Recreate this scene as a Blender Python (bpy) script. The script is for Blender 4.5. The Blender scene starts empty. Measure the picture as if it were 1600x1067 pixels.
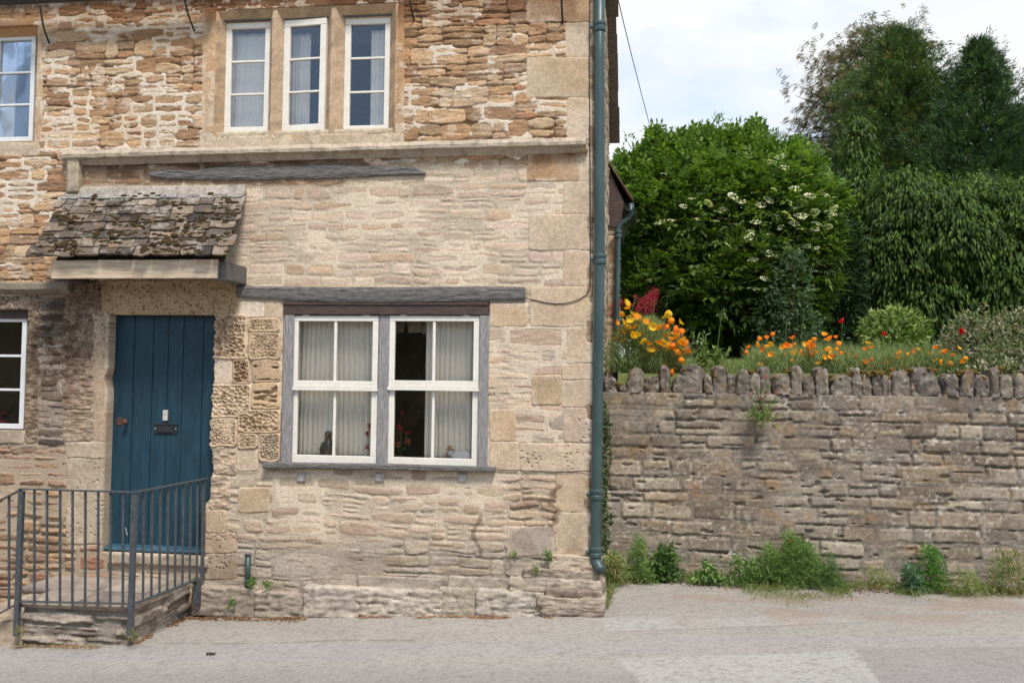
import bpy, bmesh, math, random
import numpy as np
from mathutils import Vector, Matrix, noise as mn

C = bpy.context.scene.collection
scene = bpy.context.scene
rad = math.radians

# ------------------------------------------------------------------ camera
FPX, W0, H0 = 1556.0, 1600.0, 1067.0
CAM = np.array([0.0, -7.6, 1.72])
YAW, PITCH, ROLL = math.atan(230/FPX), math.atan(71.5/FPX), 0.0135
_F = np.array([-math.sin(YAW)*math.cos(PITCH), math.cos(YAW)*math.cos(PITCH), math.sin(PITCH)])
_R0 = np.array([math.cos(YAW), math.sin(YAW), 0.0])
_U0 = np.cross(_R0, _F)
_R = math.cos(ROLL)*_R0 + math.sin(ROLL)*_U0
_U = -math.sin(ROLL)*_R0 + math.cos(ROLL)*_U0
cd = bpy.data.cameras.new('camera'); cam = bpy.data.objects.new('camera', cd); C.objects.link(cam)
cd.sensor_width = 36.0; cd.lens = FPX/W0*36.0
cd.clip_start = 0.1; cd.clip_end = 3000
cd.dof.use_dof = True; cd.dof.focus_distance = 8.0; cd.dof.aperture_fstop = 3.2
cam.matrix_world = Matrix(((_R[0], _U[0], -_F[0], CAM[0]), (_R[1], _U[1], -_F[1], CAM[1]),
                           (_R[2], _U[2], -_F[2], CAM[2]), (0, 0, 0, 1)))
scene.camera = cam

def P(px, py, Y=0.0):
    """the place on the vertical plane y=Y that the survey photo shows at (px, py)"""
    d = _F + _R*((px-W0/2)/FPX) + _U*((H0/2-py)/FPX)
    t = (Y-CAM[1])/d[1]
    return CAM + d*t
def PX(px, Y=0.0, py=600): return float(P(px, py, Y)[0])
def PZ(py, Y=0.0, px=600): return float(P(px, py, Y)[2])
def proj(X, Y, Z):
    a, b, c = X-CAM[0], Y-CAM[1], Z-CAM[2]
    w = a*_F[0]+b*_F[1]+c*_F[2]
    u = a*_R[0]+b*_R[1]+c*_R[2]; v = a*_U[0]+b*_U[1]+c*_U[2]
    return W0/2+FPX*u/w, H0/2-FPX*v/w

# ------------------------------------------------------------------ world, sun, exposure
SUN_EL, SUN_AZ = rad(58), rad(152)      # azimuth from +Y clockwise: high behind the camera's right shoulder
scene.view_settings.view_transform = 'Standard'; scene.view_settings.look = 'None'
scene.view_settings.exposure = 1.09; scene.view_settings.gamma = 1.0
world = bpy.data.worlds.new('World'); scene.world = world; world.use_nodes = True
nt = world.node_tree; nd = nt.nodes; lk = nt.links; nd.clear()
out = nd.new('ShaderNodeOutputWorld'); bg = nd.new('ShaderNodeBackground')
sky = nd.new('ShaderNodeTexSky'); sky.sky_type = 'NISHITA'; sky.sun_disc = False
sky.sun_elevation = SUN_EL; sky.sun_rotation = SUN_AZ; sky.air_density = 1.0; sky.dust_density = 0.6; sky.altitude = 50
bg.inputs['Strength'].default_value = 0.12
tc = nd.new('ShaderNodeTexCoord')
mp = nd.new('ShaderNodeMapping'); mp.inputs['Scale'].default_value = (1.0, 1.0, 2.2); mp.inputs['Location'].default_value = (0.37, 0.1, 0.55)
n1 = nd.new('ShaderNodeTexNoise'); n1.inputs['Scale'].default_value = 2.3; n1.inputs['Detail'].default_value = 6; n1.inputs['Roughness'].default_value = 0.5
n1.inputs['Distortion'].default_value = 0.3
rp = nd.new('ShaderNodeValToRGB'); rp.color_ramp.elements[0].position = 0.46; rp.color_ramp.elements[1].position = 0.60
rp.color_ramp.elements[0].color = (0.30, 0.30, 0.30, 1)
mx = nd.new('ShaderNodeMix'); mx.data_type = 'RGBA'
n2 = nd.new('ShaderNodeTexNoise'); n2.inputs['Scale'].default_value = 3.1; n2.inputs['Detail'].default_value = 4
rc = nd.new('ShaderNodeValToRGB'); rc.color_ramp.elements[0].position = 0.3; rc.color_ramp.elements[1].position = 0.7
rc.color_ramp.elements[0].color = (3.5, 3.62, 3.72, 1); rc.color_ramp.elements[1].color = (4.25, 4.28, 4.28, 1)
sm = nd.new('ShaderNodeVectorMath'); sm.operation = 'MULTIPLY'; sm.inputs[1].default_value = (0.86, 0.97, 1.06)
lk.new(tc.outputs['Generated'], mp.inputs['Vector']); lk.new(mp.outputs[0], n1.inputs['Vector']); lk.new(mp.outputs[0], n2.inputs['Vector'])
lk.new(n1.outputs[0], rp.inputs[0]); lk.new(n2.outputs[0], rc.inputs[0])
lk.new(sky.outputs[0], sm.inputs[0])
lk.new(rp.outputs[0], mx.inputs['Factor']); lk.new(sm.outputs[0], mx.inputs['A']); lk.new(rc.outputs[0], mx.inputs['B'])
lk.new(mx.outputs['Result'], bg.inputs['Color']); lk.new(bg.outputs[0], out.inputs['Surface'])

sl = bpy.data.lights.new('sun', 'SUN'); sl.energy = 2.1; sl.angle = rad(14); sl.color = (1.0, 0.97, 0.93)
so = bpy.data.objects.new('sun', sl); C.objects.link(so)
sd = Vector((math.sin(SUN_AZ)*math.cos(SUN_EL), math.cos(SUN_AZ)*math.cos(SUN_EL), math.sin(SUN_EL)))
so.rotation_euler = (-sd).to_track_quat('-Z', 'Y').to_euler(); so.location = sd*30

# ------------------------------------------------------------------ helpers
KALB = 0.74
def lin(c, k=KALB):
    c = np.asarray(c, float)/255.0
    return np.where(c <= 0.04045, c/12.92, ((c+0.055)/1.055)**2.4)*k
def smst(a, b, x):
    t = np.clip((x-a)/(b-a), 0, 1); return t*t*(3-2*t)
def _hash(ix, iy, seed):
    h = (ix.astype(np.int64)*374761393 + iy.astype(np.int64)*668265263 + seed*1274126177) & 0xFFFFFFFF
    h = ((h ^ (h >> 13))*1103515245) & 0xFFFFFFFF
    h = ((h ^ (h >> 16))*2654435761) & 0xFFFFFFFF
    return ((h ^ (h >> 15)) & 0xFFFFFF)/float(0x1000000)
def vnoise(x, y, seed=0):
    ix = np.floor(x).astype(np.int64); iy = np.floor(y).astype(np.int64)
    fx = x-ix; fy = y-iy; fx = fx*fx*(3-2*fx); fy = fy*fy*(3-2*fy)
    a = _hash(ix, iy, seed); b = _hash(ix+1, iy, seed); c = _hash(ix, iy+1, seed); d = _hash(ix+1, iy+1, seed)
    return (a*(1-fx)+b*fx)*(1-fy)+(c*(1-fx)+d*fx)*fy
def fbm(x, y, oct=4, seed=0):
    s = 0; a = 0.5; t = 0
    for i in range(oct):
        s = s+a*vnoise(x+i*17.3, y-i*9.1, seed+i*7); t += a; a *= 0.5; x = x*2.03; y = y*2.03
    return s/t
def worley(x, y, seed=0, jit=0.9):
    ix = np.floor(x).astype(np.int64); iy = np.floor(y).astype(np.int64)
    f1 = np.full(x.shape, 9.0); f2 = f1.copy(); idd = np.zeros(x.shape)
    for dx in (-1, 0, 1):
        for dy in (-1, 0, 1):
            cx = ix+dx; cy = iy+dy
            jx = cx+0.5+(_hash(cx, cy, seed)-.5)*jit; jy = cy+0.5+(_hash(cx, cy, seed+5)-.5)*jit
            d = np.hypot(x-jx, y-jy); new = d < f1
            f2 = np.where(new, f1, np.minimum(f2, d)); idd = np.where(new, _hash(cx, cy, seed+9), idd); f1 = np.where(new, d, f1)
    return f1, f2, idd

def tag(o, label=None, cat=None, group=None, kind=None):
    if label: o['label'] = label
    if cat: o['category'] = cat
    if group: o['group'] = group
    if kind: o['kind'] = kind
    return o
def empty(name, loc=(0, 0, 0), label=None, cat=None, group=None):
    o = bpy.data.objects.new(name, None); o.location = loc; C.objects.link(o); o.empty_display_size = .1
    return tag(o, label, cat, group)
def link(name, me, mat, parent=None, world=True):
    o = bpy.data.objects.new(name, me); C.objects.link(o)
    if mat is not None and not me.materials: me.materials.append(mat)
    if parent is not None:
        o.parent = parent
        if world: o.matrix_parent_inverse = Matrix.Translation(-parent_loc(parent))
    return o
def parent_loc(p): return Vector(p.location) if p.type == 'EMPTY' else Vector((0, 0, 0))
def mesh_np(name, V, F, mat, parent=None, col=None, smooth=True, world=True):
    V = np.asarray(V, np.float32); F = np.asarray(F, np.int32); k = F.shape[1]
    me = bpy.data.meshes.new(name); me.vertices.add(len(V)); me.vertices.foreach_set('co', V.ravel())
    me.loops.add(F.size); me.loops.foreach_set('vertex_index', F.ravel())
    me.polygons.add(len(F)); me.polygons.foreach_set('loop_start', np.arange(0, F.size, k, dtype=np.int32))
    me.update(calc_edges=True)
    me.polygons.foreach_set('use_smooth', np.full(len(F), smooth))
    if col is not None:
        ca = me.color_attributes.new('Col', 'FLOAT_COLOR', 'POINT')
        c4 = np.ones((len(V), 4), np.float32); c4[:, :3] = col; ca.data.foreach_set('color', c4.ravel())
    me.validate(); me.update()
    return link(name, me, mat, parent, world)

class MB:
    """collects simple solids into one mesh"""
    def __init__(s): s.v = []; s.f = []
    def add(s, v, f):
        n = len(s.v); s.v += [tuple(map(float, p)) for p in v]; s.f += [tuple(i+n for i in q) for q in f]; return s
    def box(s, a, b):
        x0, y0, z0 = [min(a[i], b[i]) for i in range(3)]; x1, y1, z1 = [max(a[i], b[i]) for i in range(3)]
        return s.add([(x0, y0, z0), (x1, y0, z0), (x1, y1, z0), (x0, y1, z0), (x0, y0, z1), (x1, y0, z1), (x1, y1, z1), (x0, y1, z1)],
                     [(0, 3, 2, 1), (4, 5, 6, 7), (0, 1, 5, 4), (1, 2, 6, 5), (2, 3, 7, 6), (3, 0, 4, 7)])
    def loft(s, rings, caps=True, closed=False):
        n = len(rings[0]); v = [p for r in rings for p in r]; f = []
        m = len(rings)
        for i in range(m-1 if not closed else m):
            for j in range(n):
                a = i*n+j; b = i*n+(j+1) % n; c = ((i+1) % m)*n+(j+1) % n; d = ((i+1) % m)*n+j
                f.append((a, d, c, b))
        if caps and not closed: f.append(tuple(range(n))); f.append(tuple((m-1)*n+j for j in reversed(range(n))))
        return s.add(v, f)
    def tube(s, pts, r, n=10, caps=True):
        pts = [Vector(p) for p in pts]; rr = r if isinstance(r, (list, tuple)) else [r]*len(pts); rings = []
        t0 = (pts[1]-pts[0]).normalized(); u = t0.orthogonal().normalized()
        for i, p in enumerate(pts):
            t = (pts[min(i+1, len(pts)-1)]-pts[max(i-1, 0)]).normalized()
            u = (u-t*u.dot(t)).normalized(); w = t.cross(u)
            rings.append([p+(u*math.cos(2*math.pi*k/n)+w*math.sin(2*math.pi*k/n))*rr[i] for k in range(n)])
        return s.loft(rings, caps)
    def bar(s, a, b, w, d, up=(0, 0, 1)):
        a = Vector(a); b = Vector(b); t = (b-a).normalized(); u = Vector(up); u = (u-t*u.dot(t))
        if u.length < 1e-4: u = t.orthogonal()
        u.normalize(); x = t.cross(u)
        return s.loft([[p+x*(w/2*i)+u*(d/2*j) for i, j in ((-1, -1), (1, -1), (1, 1), (-1, 1))] for p in (a, b)])
    def build(s, name, mat, parent=None, bevel=0, smooth=False, seg=2, rough=0, res=0.03, freq=12, col=None, world=True, spread=None):
        me = bpy.data.meshes.new(name); me.from_pydata(s.v, [], s.f); me.update()
        bm = bmesh.new(); bm.from_mesh(me); bmesh.ops.recalc_face_normals(bm, faces=bm.faces[:])
        if rough:
            for _ in range(7):
                es = [e for e in bm.edges if e.calc_length() > res*1.5]
                if not es or len(bm.verts) > 60000: break
                bmesh.ops.subdivide_edges(bm, edges=es, cuts=1, use_grid_fill=True)
                bmesh.ops.triangulate(bm, faces=[f for f in bm.faces if len(f.verts) > 4])
            bm.normal_update()
            for v in bm.verts:
                p = v.co*freq; p2 = Vector((p.x, p.y, p.z*2.2))
                d = mn.noise(p2)*0.6+mn.noise(p2*2.3)*0.3+mn.noise(p2*5)*0.18
                if rough > .014:
                    p3 = Vector((p.x*.55, p.y, p.z*5.0)); d = d*.5+(.55-1.5*abs(mn.noise(p3)))*.7+(.3-abs(mn.noise(p3*2.4)))*.7
                v.co += v.normal*(d*rough-rough*0.1)
        bm.to_mesh(me); bm.free()
        if smooth or rough:
            me.polygons.foreach_set('use_smooth', [True]*len(me.polygons))
        if col is not None:
            n = len(me.vertices); ca = me.color_attributes.new('Col', 'FLOAT_COLOR', 'POINT')
            c4 = np.ones((n, 4), np.float32)
            if callable(col):
                co = np.empty(n*3, np.float32); me.vertices.foreach_get('co', co); c4[:, :3] = col(co.reshape(-1, 3))
            else: c4[:, :3] = col
            ca.data.foreach_set('color', c4.ravel())
        o = link(name, me, mat, parent, world)
        if bevel:
            m = o.modifiers.new('bevel', 'BEVEL'); m.width = bevel; m.segments = seg; m.limit_method = 'ANGLE'; m.angle_limit = rad(35)
        return o

# ------------------------------------------------------------------ materials
def nodes(name):
    m = bpy.data.materials.new(name); m.use_nodes = True; t = m.node_tree
    return m, t, t.nodes['Principled BSDF'], t.nodes['Material Output']
def attr_mat(name, rough=0.9, bump=(90, 0.8, 0.005), var=(0.74, 1.2), vscale=42, spec=0.25, stretch=(1, 1, 1), fine=190, tint=0.0, grain=False):
    m, t, b, o = nodes(name); N = t.nodes; L = t.links
    a = N.new('ShaderNodeAttribute'); a.attribute_name = 'Col'
    c = N.new('ShaderNodeTexCoord'); mp = N.new('ShaderNodeMapping'); mp.inputs['Scale'].default_value = stretch
    L.new(c.outputs['Object'], mp.inputs[0])
    n = N.new('ShaderNodeTexNoise'); n.inputs['Scale'].default_value = vscale; n.inputs['Detail'].default_value = 8; n.inputs['Roughness'].default_value = 0.68
    L.new(mp.outputs[0], n.inputs['Vector'])
    r = N.new('ShaderNodeMapRange'); r.inputs[1].default_value = 0.3; r.inputs[2].default_value = 0.7; r.inputs[3].default_value = var[0]; r.inputs[4].default_value = var[1]
    L.new(n.outputs[0], r.inputs[0])
    n3 = N.new('ShaderNodeTexNoise'); n3.inputs['Scale'].default_value = fine; n3.inputs['Detail'].default_value = 3
    L.new(mp.outputs[0], n3.inputs['Vector'])
    r3 = N.new('ShaderNodeMapRange'); r3.inputs[1].default_value = 0.3; r3.inputs[2].default_value = 0.7; r3.inputs[3].default_value = 0.88; r3.inputs[4].default_value = 1.1
    L.new(n3.outputs[0], r3.inputs[0])
    mm = N.new('ShaderNodeMath'); mm.operation = 'MULTIPLY'; L.new(r.outputs[0], mm.inputs[0]); L.new(r3.outputs[0], mm.inputs[1])
    if grain:      # stone chippings showing in the worn tar
        vo = N.new('ShaderNodeTexVoronoi'); vo.inputs['Scale'].default_value = 95; L.new(mp.outputs[0], vo.inputs['Vector'])
        rg = N.new('ShaderNodeMapRange'); rg.inputs[1].default_value = 0.0; rg.inputs[2].default_value = 1.0; rg.inputs[3].default_value = 0.86; rg.inputs[4].default_value = 1.15
        sp = N.new('ShaderNodeSeparateColor'); L.new(vo.outputs['Color'], sp.inputs[0]); L.new(sp.outputs[0], rg.inputs[0])
        m2 = N.new('ShaderNodeMath'); m2.operation = 'MULTIPLY'; L.new(mm.outputs[0], m2.inputs[0]); L.new(rg.outputs[0], m2.inputs[1]); mm = m2
    v = N.new('ShaderNodeVectorMath'); v.operation = 'SCALE'; L.new(a.outputs['Color'], v.inputs[0]); L.new(mm.outputs[0], v.inputs['Scale'])
    L.new(v.outputs[0], b.inputs['Base Color'])
    b.inputs['Roughness'].default_value = rough; b.inputs['Specular IOR Level'].default_value = spec
    if bump:
        bn = N.new('ShaderNodeTexNoise'); bn.inputs['Scale'].default_value = bump[0]; bn.inputs['Detail'].default_value = 7; bn.inputs['Roughness'].default_value = 0.62
        L.new(mp.outputs[0], bn.inputs['Vector'])
        bp = N.new('ShaderNodeBump'); bp.inputs['Strength'].default_value = bump[1]; bp.inputs['Distance'].default_value = bump[2]
        L.new(bn.outputs[0], bp.inputs['Height']); L.new(bp.outputs[0], b.inputs['Normal'])
    return m
def flat_mat(name, c1, c2=None, rough=0.6, scale=20, bump=(60, 0.2, 0.002), stretch=(1, 1, 1), metal=0.0, spec=0.4, k=KALB, lo=0.35, hi=0.65, c3=None, detail=6):
    m, t, b, o = nodes(name); N = t.nodes; L = t.links
    c = N.new('ShaderNodeTexCoord'); mp = N.new('ShaderNodeMapping'); mp.inputs['Scale'].default_value = stretch
    L.new(c.outputs['Object'], mp.inputs[0])
    n = N.new('ShaderNodeTexNoise'); n.inputs['Scale'].default_value = scale; n.inputs['Detail'].default_value = detail; n.inputs['Roughness'].default_value = 0.65
    L.new(mp.outputs[0], n.inputs['Vector'])
    r = N.new('ShaderNodeValToRGB'); e = r.color_ramp.elements
    e[0].position = lo; e[1].position = hi; e[0].color = (*lin(c1, k), 1); e[1].color = (*lin(c2 or c1, k), 1)
    if c3: q = e.new(min(hi+0.12, 0.98)); q.color = (*lin(c3, k), 1)
    L.new(n.outputs[0], r.inputs[0]); L.new(r.outputs[0], b.inputs['Base Color'])
    b.inputs['Roughness'].default_value = rough; b.inputs['Metallic'].default_value = metal; b.inputs['Specular IOR Level'].default_value = spec
    if bump:
        bn = N.new('ShaderNodeTexNoise'); bn.inputs['Scale'].default_value = bump[0]; bn.inputs['Detail'].default_value = 6
        L.new(mp.outputs[0], bn.inputs['Vector'])
        bp = N.new('ShaderNodeBump'); bp.inputs['Strength'].default_value = bump[1]; bp.inputs['Distance'].default_value = bump[2]
        L.new(bn.outputs[0], bp.inputs['Height']); L.new(bp.outputs[0], b.inputs['Normal'])
    return m
def leaf_mat(name, trans=0.25, rough=0.45, spec=0.4):
    m, t, b, o = nodes(name); N = t.nodes; L = t.links
    a = N.new('ShaderNodeAttribute'); a.attribute_name = 'Col'
    L.new(a.outputs['Color'], b.inputs['Base Color']); b.inputs['Roughness'].default_value = rough; b.inputs['Specular IOR Level'].default_value = spec
    tr = N.new('ShaderNodeBsdfTranslucent'); v = N.new('ShaderNodeVectorMath'); v.operation = 'MULTIPLY'; v.inputs[1].default_value = (1.3, 1.5, 0.6)
    L.new(a.outputs['Color'], v.inputs[0]); L.new(v.outputs[0], tr.inputs['Color'])
    mx = N.new('ShaderNodeMixShader'); mx.inputs[0].default_value = trans
    L.new(b.outputs[0], mx.inputs[1]); L.new(tr.outputs[0], mx.inputs[2]); L.new(mx.outputs[0], o.inputs['Surface'])
    return m
def glass_mat(name, tint=(0.985, 0.98, 0.97), wob=0.12, refl=0.8):
    m, t, b, o = nodes(name); N = t.nodes; L = t.links; N.remove(b)
    tr = N.new('ShaderNodeBsdfTransparent'); tr.inputs[0].default_value = (*tint, 1)
    gl = N.new('ShaderNodeBsdfGlossy'); gl.inputs['Roughness'].default_value = 0.02; gl.inputs['Color'].default_value = (0.95, 0.97, 1, 1)
    fr = N.new('ShaderNodeFresnel'); fr.inputs['IOR'].default_value = 1.62
    c = N.new('ShaderNodeTexCoord'); n = N.new('ShaderNodeTexNoise'); n.inputs['Scale'].default_value = 4; n.inputs['Detail'].default_value = 1
    L.new(c.outputs['Object'], n.inputs['Vector'])
    bp = N.new('ShaderNodeBump'); bp.inputs['Strength'].default_value = wob; bp.inputs['Distance'].default_value = 0.03; L.new(n.outputs[0], bp.inputs['Height'])
    L.new(bp.outputs[0], gl.inputs['Normal'])
    mt = N.new('ShaderNodeMath'); mt.operation = 'MULTIPLY'; mt.inputs[1].default_value = refl; L.new(fr.outputs[0], mt.inputs[0])
    mx = N.new('ShaderNodeMixShader'); L.new(mt.outputs[0], mx.inputs[0]); L.new(tr.outputs[0], mx.inputs[1]); L.new(gl.outputs[0], mx.inputs[2])
    L.new(mx.outputs[0], o.inputs['Surface'])
    return m
M = {}
M['stone'] = attr_mat('cotswold_stone')
M['dark_stone'] = attr_mat('garden_wall_stone', var=(0.62, 1.3), vscale=30, bump=(70, 0.7, 0.006))
M['slate'] = attr_mat('stone_slate', var=(0.6, 1.35), vscale=45, bump=(110, 0.8, 0.004))
M['road'] = attr_mat('asphalt', var=(0.96, 1.04), vscale=40, bump=(240, 0.6, 0.003), fine=420, rough=0.92, grain=True)
M['leaf'] = leaf_mat('leaf', .3, .55, .22); M['dleaf'] = leaf_mat('dark_leaf', 0.12, 0.5, 0.25); M['petal'] = leaf_mat('petal', 0.35, 0.6, 0.2)
M['dry'] = leaf_mat('dry_litter', 0.1, 0.8, 0.1)
M['cream'] = flat_mat('cream_paint', (232, 222, 204), (243, 236, 222), rough=0.5, scale=14, bump=(30, 0.25, 0.002), lo=.3, hi=.6, k=0.80)
M['white'] = flat_mat('white_paint', (228, 226, 222), (238, 236, 232), rough=0.5, scale=14, bump=(30, 0.2, 0.002), k=0.78)
M['timber'] = flat_mat('grey_oak', (66, 63, 62), (146, 139, 132), rough=0.85, scale=16, bump=(20, 1.0, 0.008), stretch=(1.0, 6, 12), lo=.3, hi=.68)
M['timber_v'] = flat_mat('grey_oak_upright', (108, 104, 104), (178, 172, 166), rough=0.85, scale=14, bump=(14, 0.9, 0.006), stretch=(12, 7, 1.0), lo=.3, hi=.66)
M['timber_d'] = flat_mat('brown_oak', (62, 48, 44), (98, 78, 70), rough=0.8, scale=9, bump=(14, 0.7, 0.004), stretch=(1.0, 7, 12))
M['fascia'] = flat_mat('pale_board', (182, 152, 122), (232, 210, 180), rough=0.8, scale=6, bump=(14, 0.6, 0.004), stretch=(1.0, 5, 9), lo=.3, hi=.62)
M['door'] = flat_mat('blue_door_paint', (25, 56, 68), (37, 74, 88), rough=0.5, scale=7, bump=(120, 0.25, 0.0015), stretch=(3, 3, .7))
M['door_sill'] = flat_mat('worn_blue_paint', (40, 76, 94), (62, 98, 114), rough=0.5, scale=22, lo=.35, hi=.62, c3=(190, 190, 182))
M['pipe'] = flat_mat('green_pipe_paint', (50, 68, 67), (70, 90, 88), rough=0.42, scale=5, bump=(40, 0.15, 0.002), stretch=(1, 1, .4), spec=.5)
M['iron'] = flat_mat('black_iron', (38, 38, 40), (58, 56, 56), rough=0.5, scale=30)
M['rail'] = flat_mat('railing_paint', (66, 70, 74), (92, 94, 96), rough=0.45, scale=25, bump=(60, .3, .001), spec=.5)
M['rust'] = flat_mat('rusty_iron', (78, 50, 42), (120, 76, 58), rough=0.75, scale=60)
M['bell'] = flat_mat('ivory_plastic', (214, 206, 190), (224, 218, 204), rough=0.4)
M['glass'] = glass_mat('window_glass'); M['glass_up'] = glass_mat('upper_window_glass', (0.985, 0.98, 0.97), .08, 0.85)
M['inside'] = flat_mat('interior_plaster', (120, 112, 104), (140, 130, 120), rough=0.9, k=0.5)
M['wire'] = flat_mat('black_cable', (40, 36, 34), (52, 48, 44), rough=0.6)
M['bark'] = flat_mat('bark', (70, 58, 48), (104, 90, 74), rough=0.9, scale=8, bump=(20, .9, .02), stretch=(3, 3, .6))
# ------------------------------------------------------------------ masonry as real relief
def rubble(X, Z, seed, band=(.10, .19), width=(.12, .34), warp=.022, split=(.35, .8), gap=.004, rnd=.022, lensf=1.0):
    """irregular coursed stones: returns stone hash, distance to the stone's edge, local u"""
    rng = np.random.RandomState(seed)
    zw = Z+warp*2*(fbm(X*2.3, Z*2.3, 2, seed)-.5)+.014*(fbm(X*11, Z*11, 2, seed+3)-.5)
    xw = X+.03*(fbm(X*7, Z*9, 2, seed+5)-.5)
    z0 = Z.min()-.5; edges = [z0]
    while edges[-1] < Z.max()+.5: edges.append(edges[-1]+rng.uniform(*band))
    edges = np.array(edges); nb = len(edges)-1
    bi = np.clip(np.searchsorted(edges, zw)-1, 0, nb-1)
    xmin = X.min()-1; nc = int((X.max()-xmin+2)/width[0])+4
    we = rng.uniform(width[0], width[1], (nb, nc))*rng.choice([.7, 1, 1, 1.25], (nb, nc)); ce = xmin-rng.uniform(0, .4, (nb, 1))+np.cumsum(we, 1)
    col = np.zeros(X.shape, int)
    for b in range(nb):
        m = bi == b
        if m.any(): col[m] = np.searchsorted(ce[b], xw[m])
    col = np.clip(col, 1, nc-1)
    x0 = ce[bi, col-1]; x1 = ce[bi, col]; zb0 = edges[bi]; zb1 = edges[bi+1]
    r = _hash(bi, col, seed+11); n = np.where(r < split[0], 1, np.where(r < split[1], 2, 3))
    s = np.clip((zw-zb0)/(zb1-zb0), 0, .9999)
    u = (xw-x0)/(x1-x0); tilt = (_hash(bi, col, seed+12)-.5)*.16
    c1 = np.where(n == 2, .35+.3*_hash(bi, col, seed+13), .26+.14*_hash(bi, col, seed+14))+tilt*(u-.5)
    c2 = np.where(n == 3, .60+.14*_hash(bi, col, seed+15), 2)+tilt*(u-.5)
    k = np.where(n == 1, 0, np.where(s < c1, 0, np.where(s < c2, 1, 2)))
    lo = np.where(k == 0, 0, np.where(k == 1, c1, c2)); hi = np.where(n == 1, 1, np.where(k == 0, c1, np.where((k == 1) & (n == 3), c2, 1)))
    hgt = (hi-lo)*(zb1-zb0); lens = (.10+.25*_hash(bi*3+k, col, seed+16))
    sk = (_hash(bi*3+k, col*5, seed+17)-.5)*.5
    dz = np.minimum(s-lo, hi-s)*(zb1-zb0)-hgt*lens*lensf*(2*u-1+sk)**2*.55; dx = np.minimum(xw-x0, x1-xw)
    q = rnd
    d = np.where((dx < q) & (dz < q), q-np.hypot(q-dx, q-dz), np.minimum(dx, dz))
    h = _hash(bi*7+k, col*3+k, seed+20)
    d = d-gap*(1+1.5*_hash(bi*5+k, col, seed+21))-.008*(fbm(X*24, Z*30, 4, seed+8)-.45)-.004*(fbm(X*90, Z*90, 2, seed+9)-.5)
    return h, d, u, (s-lo)/(hi-lo)

def pick(h, pal):
    pal = lin(np.array(pal)); i = np.minimum((h*len(pal)).astype(int), len(pal)-1); return pal[i]
def mixc(a, b, t): return a*(1-t[..., None])+b*t[..., None]

def zone(X, Z, seed, pal, mortar, cover, relief=.014, mrel=.0, strata=.004, patch=2.2, chr_=.012, rec_=.016, pe=(.40, .60), joint_shade=None, **kw):
    """cover: metres of stone rim the pointing laps over, (least, most)"""
    h, d, u, v = rubble(X, Z, seed, **kw)
    pn = fbm(X*patch+3, Z*patch*1.4, 4, seed+31); pn = smst(pe[0], pe[1], pn)
    pn2 = fbm(X*12, Z*16, 3, seed+33)
    t = cover[0]+(cover[1]-cover[0])*pn+(pn2-.5)*chr_
    st = smst(t-.002, t+.003, d)
    prof = smst(t-.002, t+.011, d)
    hh = _hash((h*9999).astype(int), (h*77).astype(int), seed+2)
    lay = (fbm(X*7, Z*38, 4, seed+40)-.5)*strata*2+(fbm(X*22, Z*55, 3, seed+41)-.5)*strata
    stone_h = relief*(.25+1.0*hh)*prof+lay+(v-.5)*(_hash((h*9999).astype(int), 3+(h*13).astype(int), 5)-.6)*relief*.7
    # deep open joints where the pointing is gone
    rec = (1-pn)*smst(.003, -.004, d)*rec_*smst(.38, .62, fbm(X*10, Z*10, 3, seed+34))
    mort_h = mrel*pn+.002*(fbm(X*40, Z*40, 2, seed)-.5)-rec
    H = stone_h*st+mort_h*(1-st)
    c = pick(h, pal)*(.86+.28*_hash((h*9999).astype(int), 7+(h*7).astype(int), seed+50))[..., None]
    c = c*(1+.30*(fbm(X*15, Z*34, 4, seed+51)-.5))[..., None]
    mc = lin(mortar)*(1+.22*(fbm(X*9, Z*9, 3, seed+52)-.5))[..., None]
    mc = mixc(lin(joint_shade)*np.ones(mc.shape), mc, smst(0, .6, pn)) if joint_shade else mc*(1-.25*(1-pn))[..., None]          # joints without lime get a darker colour, standing in for their shadow
    return H, mixc(mc, c, st), h

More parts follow.
